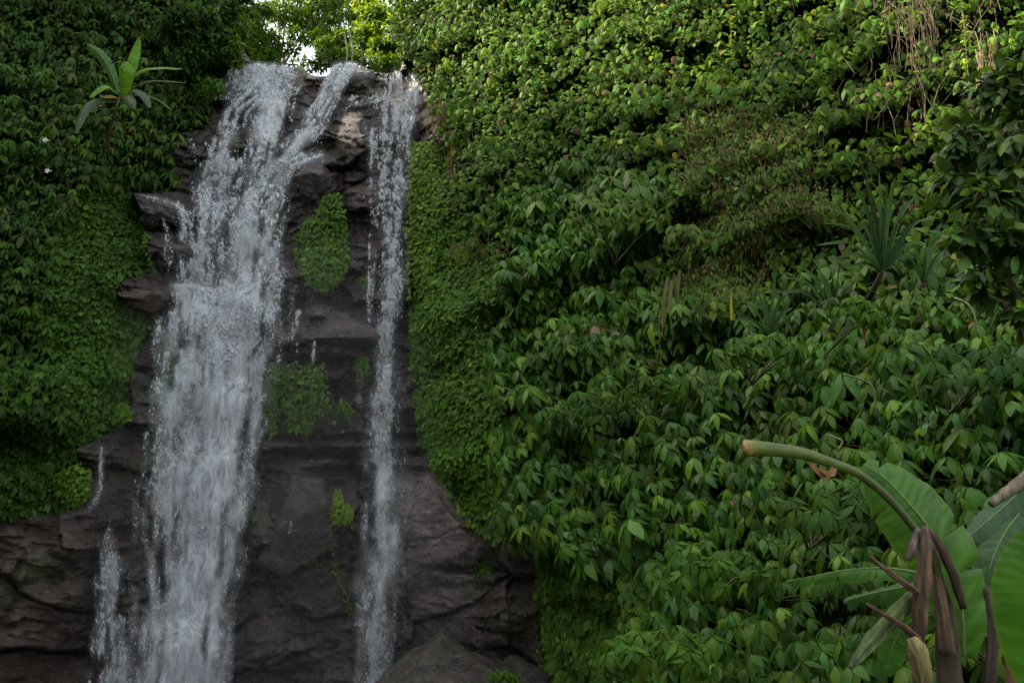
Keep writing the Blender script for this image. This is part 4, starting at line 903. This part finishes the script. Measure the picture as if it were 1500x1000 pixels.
def fern(c, D, fr, label, col=(.10, .12, .02)):
    root = empty("fern"); tag(root, label, "fern", "ferns on the right slope")
    for pts in fr:
        a = Acc(); path = smooth_path([pt(c[0] + q[0], c[1] + q[1], D - .12 * i) for i, q in enumerate(pts)], 18)
        P = np.array([tuple(p) for p in path]); T = norm(np.gradient(P, axis=0)); tube(a, path, .008, 4, (.08, .05, .02))
        L = .34 * np.sin(np.linspace(.25, 3.05, 19)); B = norm(np.cross(T, np.tile([0, -1, .5], (19, 1))))
        for s in (-1, 1): leaves(a, P, B * s + T * .4, np.tile([0, -.7, .7], (19, 1)), L, L * .22, tint(19, col, .15), droop=.5, shape=SH_LANCE)
        a.build("frond", M_LEAF, root)
    rehome(root, pt(c[0], c[1], D))
fern((690, 372), 31.3, [[(0, 0), (-10, -14), (-26, -6), (-34, 12)], [(0, 0), (12, -12), (24, -4), (32, 14)], [(0, 0), (2, -16), (6, -18), (16, 6)], [(0, 0), (-6, -8), (-14, 4), (-16, 18)]], "yellowish drooping fern at the top of the creeper curtain")
fern((905, 25), 30.0, [[(0, 0), (-14, -22), (-30, -20), (-44, 0)], [(0, 0), (10, -25), (24, -28), (40, -6)], [(0, 0), (0, -20), (-6, -34), (-20, -30)], [(0, 0), (14, 2), (26, 14), (30, 34)], [(0, 0), (-10, 4), (-20, 18), (-24, 36)]], "bright lime feathery fern at the top edge right of centre", (.16, .26, .02))

def hanging_roots(poly, n, D, label, col=(.26, .18, .07), L=(1, 3), r=.008):
    a = Acc(); xs = [p[0] for p in poly]; ys = [p[1] for p in poly]; k = 0
    while k < n:
        x, y = random.uniform(min(xs), max(xs)), random.uniform(min(ys), max(ys))
        if not inpoly(np.array([x]), np.array([y]), poly)[0]: continue
        k += 1; p = pt(x, y, D + random.uniform(-.3, .3)); l = random.uniform(*L); pts = [p]
        for j in range(5): pts.append(pts[-1] + Vector((random.gauss(0, .035), random.gauss(0, .03), -l / 5)))
        tube(a, pts, r * random.uniform(.6, 1.5), 3, tuple(np.array(col) * random.uniform(.5, 1.5)), caps=False)
    tag(a.build("hanging_roots", M_BARK), label, "hanging roots", "dry rootlets trailing down the slope")
hanging_roots([(628, 138), (668, 142), (684, 180), (664, 200), (640, 180)], 150, 35.0, "golden dry rootlets trailing beside the top of the right fall", L=(.6, 2.4))
hanging_roots([(655, 190), (664, 190), (670, 300), (662, 300)], 26, 33.8, "long reddish rootlets down the edge of the creeper curtain", (.24, .12, .05), (1.5, 3.4))
hanging_roots([(925, 70), (945, 72), (940, 130), (920, 130)], 34, 28.6, "thin brown rootlets under the lime fern", (.20, .13, .07), (.8, 2))
hanging_roots([(1300, -20), (1380, -20), (1360, 70), (1315, 60)], 45, 20.2, "thick fringe of dry brown rootlets near the top right corner", (.13, .09, .055), (.5, 2.2), .008)
hanging_roots([(1425, 40), (1460, 40), (1450, 120), (1430, 120)], 34, 19.0, "long pale rootlets beside the tree at the top right", (.24, .18, .11), (1, 2.4), .008)

def vine(p, label, n=60, L=.13, col=GREEN, thick=.01, group="leafy vines hanging down the slope"):
    root = empty("hanging_vine"); tag(root, label, "vine", group); path = smooth_path([pt(*q) for q in p], 24)
    a = Acc(); tube(a, path, thick, 4, (.09, .07, .04)); a.build("stem", M_BARK, root)
    a = Acc(); i = rng.integers(0, 25, n); P = np.array([tuple(path[k]) for k in i]) + rng.normal(0, .06, (n, 3))
    T = rng.normal(0, .6, (n, 3)) + np.array([0, -.4, -.4]); N = np.tile([0, -.6, .8], (n, 1)) + rng.normal(0, .2, (n, 3))
    leaves(a, P, T, N, L, L * .6, tint(n, col, .2), shape=SH_HEART); a.build("leaves", M_LEAF, root); rehome(root, path[0])
vine([(970, 440, 23), (966, 500, 22.6), (972, 560, 22.2), (978, 640, 21.6)], "thin leafy vine hanging below the long pods", 70)
vine([(1050, 60, 27), (1052, 110, 26.6), (1048, 160, 26.3), (1056, 190, 26)], "lime-leaved vine dangling near the top middle of the slope", 80, .17, LIME)
vine([(1068, 20, 26.8), (1072, 70, 26.4), (1066, 130, 26.1)], "shorter lime-leaved vine right of its twin", 60, .17, LIME)
vine([(1410, 10, 19), (1414, 60, 18.8), (1420, 130, 18.5)], "lime-leaved vine near the top right corner", 60, .13, LIME)
vine([(770, 240, 31), (772, 300, 30.6), (768, 380, 30.2), (775, 440, 30)], "long thin vine over the upper edge of the creeper curtain", 60, .12)

# ------------------------------------------------------------------ shrubs one can tell apart
def shrub(c, D, rx, ry, n, L, label, col=GREEN, wr=.45, alt=None, k=(5, 8), cat="shrub", depth=.7):
    col = (col[0], col[1] * 1.04, col[2] * .7); root = empty("shrub"); tag(root, label, cat, "shrubs standing out from the right slope")
    th = rng.random(n) * 6.283; ph = np.arccos(rng.uniform(-.25, 1, n)); rr = rng.uniform(.55, 1, n) ** .5; u = mpp(D)
    off = np.stack([np.cos(th) * np.sin(ph) * rx * u * rr, -np.abs(np.sin(th) * np.sin(ph)) * depth * rr, np.cos(ph) * ry * u * rr], -1)
    C = np.array(tuple(pt(c[0], c[1], D)))
    P = C + off; ax = off / np.array([rx * u, depth, ry * u]) * .7 + np.array([0, -.35, .75]) + rng.normal(0, .15, (n, 3))
    a = Acc(); whorls(a, P, ax, L * np.exp(rng.normal(0, .15, n)), tint(n, col, .18, alt, P=P), k=k, wr=wr); a.build("leaves", M_LEAF, root)
    a = Acc(); b = Vector(C) + Vector((0, 1.1, -ry * u * .7))
    for q in P[:: max(1, n // 5)]: tube(a, [b, (b + Vector(q)) / 2 + Vector((0, 0, .1)), Vector(q)], [.02, .014, .008], 4, (.10, .11, .04), caps=False)
    a.build("stems", M_BARK, root); rehome(root, b)
GG = (.085, .135, .040)
shrub((905, 330), 24.9, 85, 60, 110, .30, "grey-green broad-leaved shrub spilling over left of the dry scrub", GG, .48, [(GREEN, .3)])
shrub((1000, 350), 22.6, 30, 26, 26, .30, "sprig of pale oval leaves above the hanging pods", GG, .55)
shrub((1120, 520), 17.5, 60, 36, 44, .27, "pale-topped shrub at the upper edge of the big-leaved slope", (.075, .145, .035), .42)
shrub((1235, 470), 16.2, 60, 40, 46, .22, "oval-leaved shrub below the largest screw pine", GREEN, .5, [(GG, .3)])
shrub((1420, 560), 13.0, 90, 60, 70, .24, "dark broad shrub near the right edge under the bent stem", (.04, .09, .025), .5)
shrub((960, 585), 21.3, 60, 40, 46, .30, "dense whorled shrub under the thin hanging vine", (.055, .115, .018), .44)
shrub((870, 610), 23.8, 70, 36, 46, .32, "low shelf of drooping whorls right of the creeper curtain", (.05, .11, .025), .42)
shrub((1050, 850), 13.4, 90, 46, 60, .25, "shelf of large whorls low on the slope above the small-leaved mat", (.05, .115, .022), .45)
shrub((960, 960), 12.7, 90, 40, 46, .25, "bright whorled clump at the bottom edge right of the small-leaved mat", (.065, .14, .025), .42)
shrub((1220, 760), 11.8, 90, 50, 56, .22, "whorled clump in front of the slope beneath the cut banana stalk", (.055, .12, .03), .48)
shrub((1160, 120), 24.3, 60, 44, 60, .30, "shadowed broad-leaved shrub high on the middle of the slope", (.04, .09, .03), .5)
shrub((1050, 130), 25.8, 40, 30, 40, .30, "light green shrub behind the lime-leaved vines", FRESH, .5, [(LIME, .3)])

def flower(c, D, label):
    root = empty("white_flower"); tag(root, label, "flower", "white trumpet flowers on the left slope"); C = pt(c[0], c[1], D)
    a = Acc(); n = 5; th = np.arange(n) * 6.283 / n; rad = np.stack([np.cos(th), 0 * th - .3, np.sin(th)], -1)
    leaves(a, np.tile(np.array(C), (n, 1)), rad, np.tile([0, -1, .2], (n, 1)), .10, .06, np.tile([.75, .75, .7], (n, 1)), droop=.4); a.build("petals", M_LEAF, root)
    a = Acc(); tube(a, [C + Vector((.02, .25, .1)), C], [.02, .035], 6, (.4, .5, .3)); a.build("tube", M_LEAF, root); rehome(root, C)
flower((69, 250), 28.2, "larger white trumpet flower on the left slope"); flower((66, 205), 28.4, "small white flower above the larger one on the left slope")

# ------------------------------------------------------------------ trees
def tree(name, label, foot, clumps, nleaf, L, col, alt=None, r=.16, barkcol=(.12, .095, .065), wr=.5, mat=M_LEAF, group=None, droop=.3, sq=.7):
    root = empty(name, foot); tag(root, label, "tree", group); foot = Vector(foot); tr = Acc(); cr = Acc()
    C = [(pt(*c[:3]), c[3] * mpp(c[2])) for c in clumps]; cen = sum((c[0] for c in C), Vector()) / len(C)
    fork = foot.lerp(cen, .55); fork.x = foot.x * .5 + cen.x * .5
    tube(tr, smooth_path([foot, foot.lerp(fork, .5) + Vector((random.uniform(-.2, .2), 0, 0)), fork], 8), [r * (1 - .06 * k) for k in range(9)], 8, barkcol, .05)
    tot = sum(c[1] ** 2 for c in C)
    for (p, rad) in C:
        mid = fork.lerp(p, .5) + Vector((random.gauss(0, .2), random.gauss(0, .2), .3)); tube(tr, smooth_path([fork, mid, p], 6), [r * .5 * (1 - .12 * k) for k in range(7)], 5, barkcol, caps=False)
        n = max(20, int(nleaf * rad * rad / tot)); tips = []
        for j in range(9):
            d = Vector((random.gauss(0, 1), random.gauss(0, 1), random.gauss(.1, .7))).normalized() * rad * random.uniform(.6, 1); tips.append(p + d)
            tube(tr, [p, p + d * .5 + Vector((0, 0, .08)), p + d], [r * .16, r * .1, r * .04], 3, barkcol, caps=False)
        t = rng.integers(0, len(tips), n); w = rng.random(n) ** .5; Q = np.array([tuple(q) for q in tips])[t] * w[:, None] + np.array(p) * (1 - w[:, None])
        Q = Q + rng.normal(0, .22 * rad, (n, 3)) * np.array([1, 1, sq])
        T = (Q - np.array(p)) / rad * .6 + rng.normal(0, .5, (n, 3)) + np.array([0, 0, -.35]); N = rng.normal(0, .35, (n, 3)) + np.array([0, -.25, .9]); l = L * np.exp(rng.normal(0, .2, n))
        leaves(cr, Q, T, N, l, l * wr, tint(n, col, .25, alt), droop=droop, fold=.2)
    tr.build("trunk", M_BARK, root, smooth=True); cr.build("crown", mat, root)
    for ch in root.children: ch.matrix_parent_inverse = Matrix.Translation(-foot)
def foot_at(px, D, z=24.2): return ((px - 750) / F * D * 1.13, D, z)
G2 = "trees above the lip of the falls"
tree("tree", "sunlit lime-green tree above the right end of the lip", foot_at(572, 44), [(560, 20, 43, 34), (590, 50, 42, 30), (566, 70, 43, 24), (600, 15, 42, 34), (545, 45, 44, 24), (530, -20, 44, 34), (585, -30, 43, 40)], 5200, .26, (.16, .26, .02), [(YEL, .05), (FRESH, .3)], group=G2)
tree("tree", "dark round-crowned tree behind the middle of the lip", foot_at(500, 50), [(500, 60, 49, 36), (470, 35, 50, 34), (520, 85, 48, 24), (490, 10, 50, 40), (535, 50, 49, 30), (505, 92, 47, 14)], 5200, .24, (.035, .085, .018), [(FRESH, .15)], group=G2)
tree("tree", "mid green tree leaning over the sky gap above the first chute", foot_at(400, 47), [(410, 20, 47, 34), (440, 15, 48, 30), (385, 50, 46, 26), (430, 40, 47, 14), (470, 12, 47, 30), (420, -20, 48, 44)], 4600, .22, (.06, .13, .02), [(LIME, .2)], group=G2, barkcol=(.3, .22, .15))
tree("tree", "small light green tree hanging over the first chute", foot_at(370, 43), [(375, 75, 43, 20), (362, 45, 43, 22), (392, 82, 43, 13), (355, 15, 43, 26), (380, 15, 44, 26)], 3200, .22, (.08, .17, .02), [(LIME, .2)], r=.1, group=G2)
tree("tree", "far tree showing through below the leaning tree", foot_at(455, 66, 24.6), [(412, 80, 66, 9), (470, 82, 66, 9), (448, 60, 66, 8), (425, 62, 67, 8), (500, 70, 66, 20)], 1500, .2, (.04, .09, .02), group=G2)
for k, (x, lab) in enumerate([(506, "thin pale sapling stem standing on the lip"), (514, "thin pale sapling stem right of its twin on the lip"), (529, "short brown sapling stem above the squarish lip rock")]):
    a = Acc(); tube(a, smooth_path([pt(x, 100, 40.5), pt(x + 3, 75, 40.4), pt(x - 2, 48 if k < 2 else 78, 40.3)], 8), .035, 5, (.3, .28, .2) if k < 2 else (.2, .13, .07))
    tag(a.build("sapling_stem", M_BARK, smooth=True), lab, "sapling", "sapling stems on the lip")
def overhang():
    tree("tree", "dark drooping tree overhanging the left end of the lip", tuple(pt(270, 90, 37.5)), [(300, 40, 36, 34), (330, 20, 37, 28), (335, 60, 37, 20), (280, 90, 35.5, 26), (315, 80, 36.5, 18), (260, 40, 35, 34), (340, -20, 38, 34)], 6500, .24, (.03, .07, .018), [(GREEN, .25)], r=.14)
overhang()
EDGE = [(1470, 130, 8.2, 44), (1420, 200, 8.2, 40), (1480, 210, 8, 46), (1400, 270, 8.3, 34), (1450, 290, 8, 46), (1420, 350, 8.1, 40), (1490, 350, 8, 50), (1450, 410, 8.1, 40), (1540, 260, 8, 70), (1560, 400, 8, 60), (1600, 150, 8.2, 70), (1520, 160, 8, 50), (1500, 110, 8, 30), (1510, 450, 8, 34), (1395, 225, 8.3, 20)]
tree("tree", "dark glossy-leaved tree leaning in from the right edge, out of focus", (5.9, 8.4, -2.2), EDGE, 2600, .155, (.045, .102, .018), [(FRESH, .15), (GG, .12), (YEL, .004)], r=.12, wr=.55, mat=M_GLOSS)

def lip_bushes():
    spots = [(446, 90, 50, 6), (432, 84, 50, 5), (520, 20, 46, 16), (525, 42, 45, 12), (515, -5, 47, 18), (340, 66, 36.6, 13), (346, 88, 37, 9), (470, 60, 46, 10), (434, 72, 46, 7), (456, 99, 43, 5), (447, 62, 47, 6), (432, 48, 46, 10), (462, 55, 46, 12), (474, 74, 46, 9), (428, 96, 44, 5), (418, 70, 46, 8), (445, 30, 47, 14), (405, 74, 45, 9), (352, 70, 41, 14), (362, 88, 41.5, 12), (378, 90, 42, 10), (395, 84, 43, 10), (372, 60, 43, 18), (345, 40, 41, 20), (395, 60, 45, 14), (476, 90, 43, 11), (492, 84, 43, 13), (512, 82, 42.5, 13), (530, 88, 42, 11), (548, 90, 41.5, 12), (562, 96, 41, 12), (580, 92, 41, 14), (594, 100, 40, 12), (480, 68, 45, 16), (505, 60, 45, 18), (535, 64, 44, 18), (560, 72, 43, 16), (585, 66, 43, 18), (402, 92, 43, 6), (468, 98, 43, 7), (455, 88, 50, 5)]
    a = Acc()
    for x, y, D, r in spots:
        u = mpp(D); n = int(r * r * 1.7); C = np.array(tuple(pt(x, y, D))); d = norm(rng.normal(0, 1, (n, 3))) * (rng.random((n, 1)) ** .4) * r * u * 1.25 * np.array([1.1, .8, .9]); P = C + d
        fr = FRESH if x > 540 or x < 372 else GREEN
        leaves(a, P, d / (r * u) * .7 + rng.normal(0, .5, (n, 3)) + np.array([0, -.2, -.3]), rng.normal(0, .35, (n, 3)) + np.array([0, -.3, .9]), .24 * np.exp(rng.normal(0, .2, n)), .13, tint(n, fr, .25, [(LIME, .2), (GREEN, .3)]), shape=SH_LANCE)
    tag(a.build("bushes", M_LEAF), "leafy bushes crowding behind the rocks of the lip", "bushes", kind="stuff")
lip_bushes()


def build_mist():
    nu, nv = 40, 24; u = np.linspace(0, 2 * np.pi, nu, endpoint=False); v = np.linspace(0, np.pi, nv); U, V = np.meshgrid(u, v)
    P = np.stack([-8.8 + 8.5 * np.sin(V) * np.cos(U), 33.6 + 2.6 * np.sin(V) * np.sin(U), 2.5 + 12.5 * np.cos(V)], -1)
    i = np.arange(nu * nv).reshape(nv, nu); j = np.roll(i, -1, 1); q = np.stack([i[:-1], i[1:], j[1:], j[:-1]], -1).reshape(-1, 4)
    m = bpy.data.materials.new("spray"); m.use_nodes = True; n = m.node_tree.nodes; n.clear(); out = n.new("ShaderNodeOutputMaterial"); pv = n.new("ShaderNodeVolumePrincipled")
    pv.inputs["Color"].default_value = (.93, .95, .98, 1); pv.inputs["Density"].default_value = .020; pv.inputs["Anisotropy"].default_value = .2
    m.node_tree.links.new(pv.outputs[0], out.inputs["Volume"])
    a = Acc(); a.add(P.reshape(-1, 3), [q]); tag(a.build("mist", m, smooth=True), "faint spray drifting round the foot of the falls", "mist", kind="stuff")
build_mist()
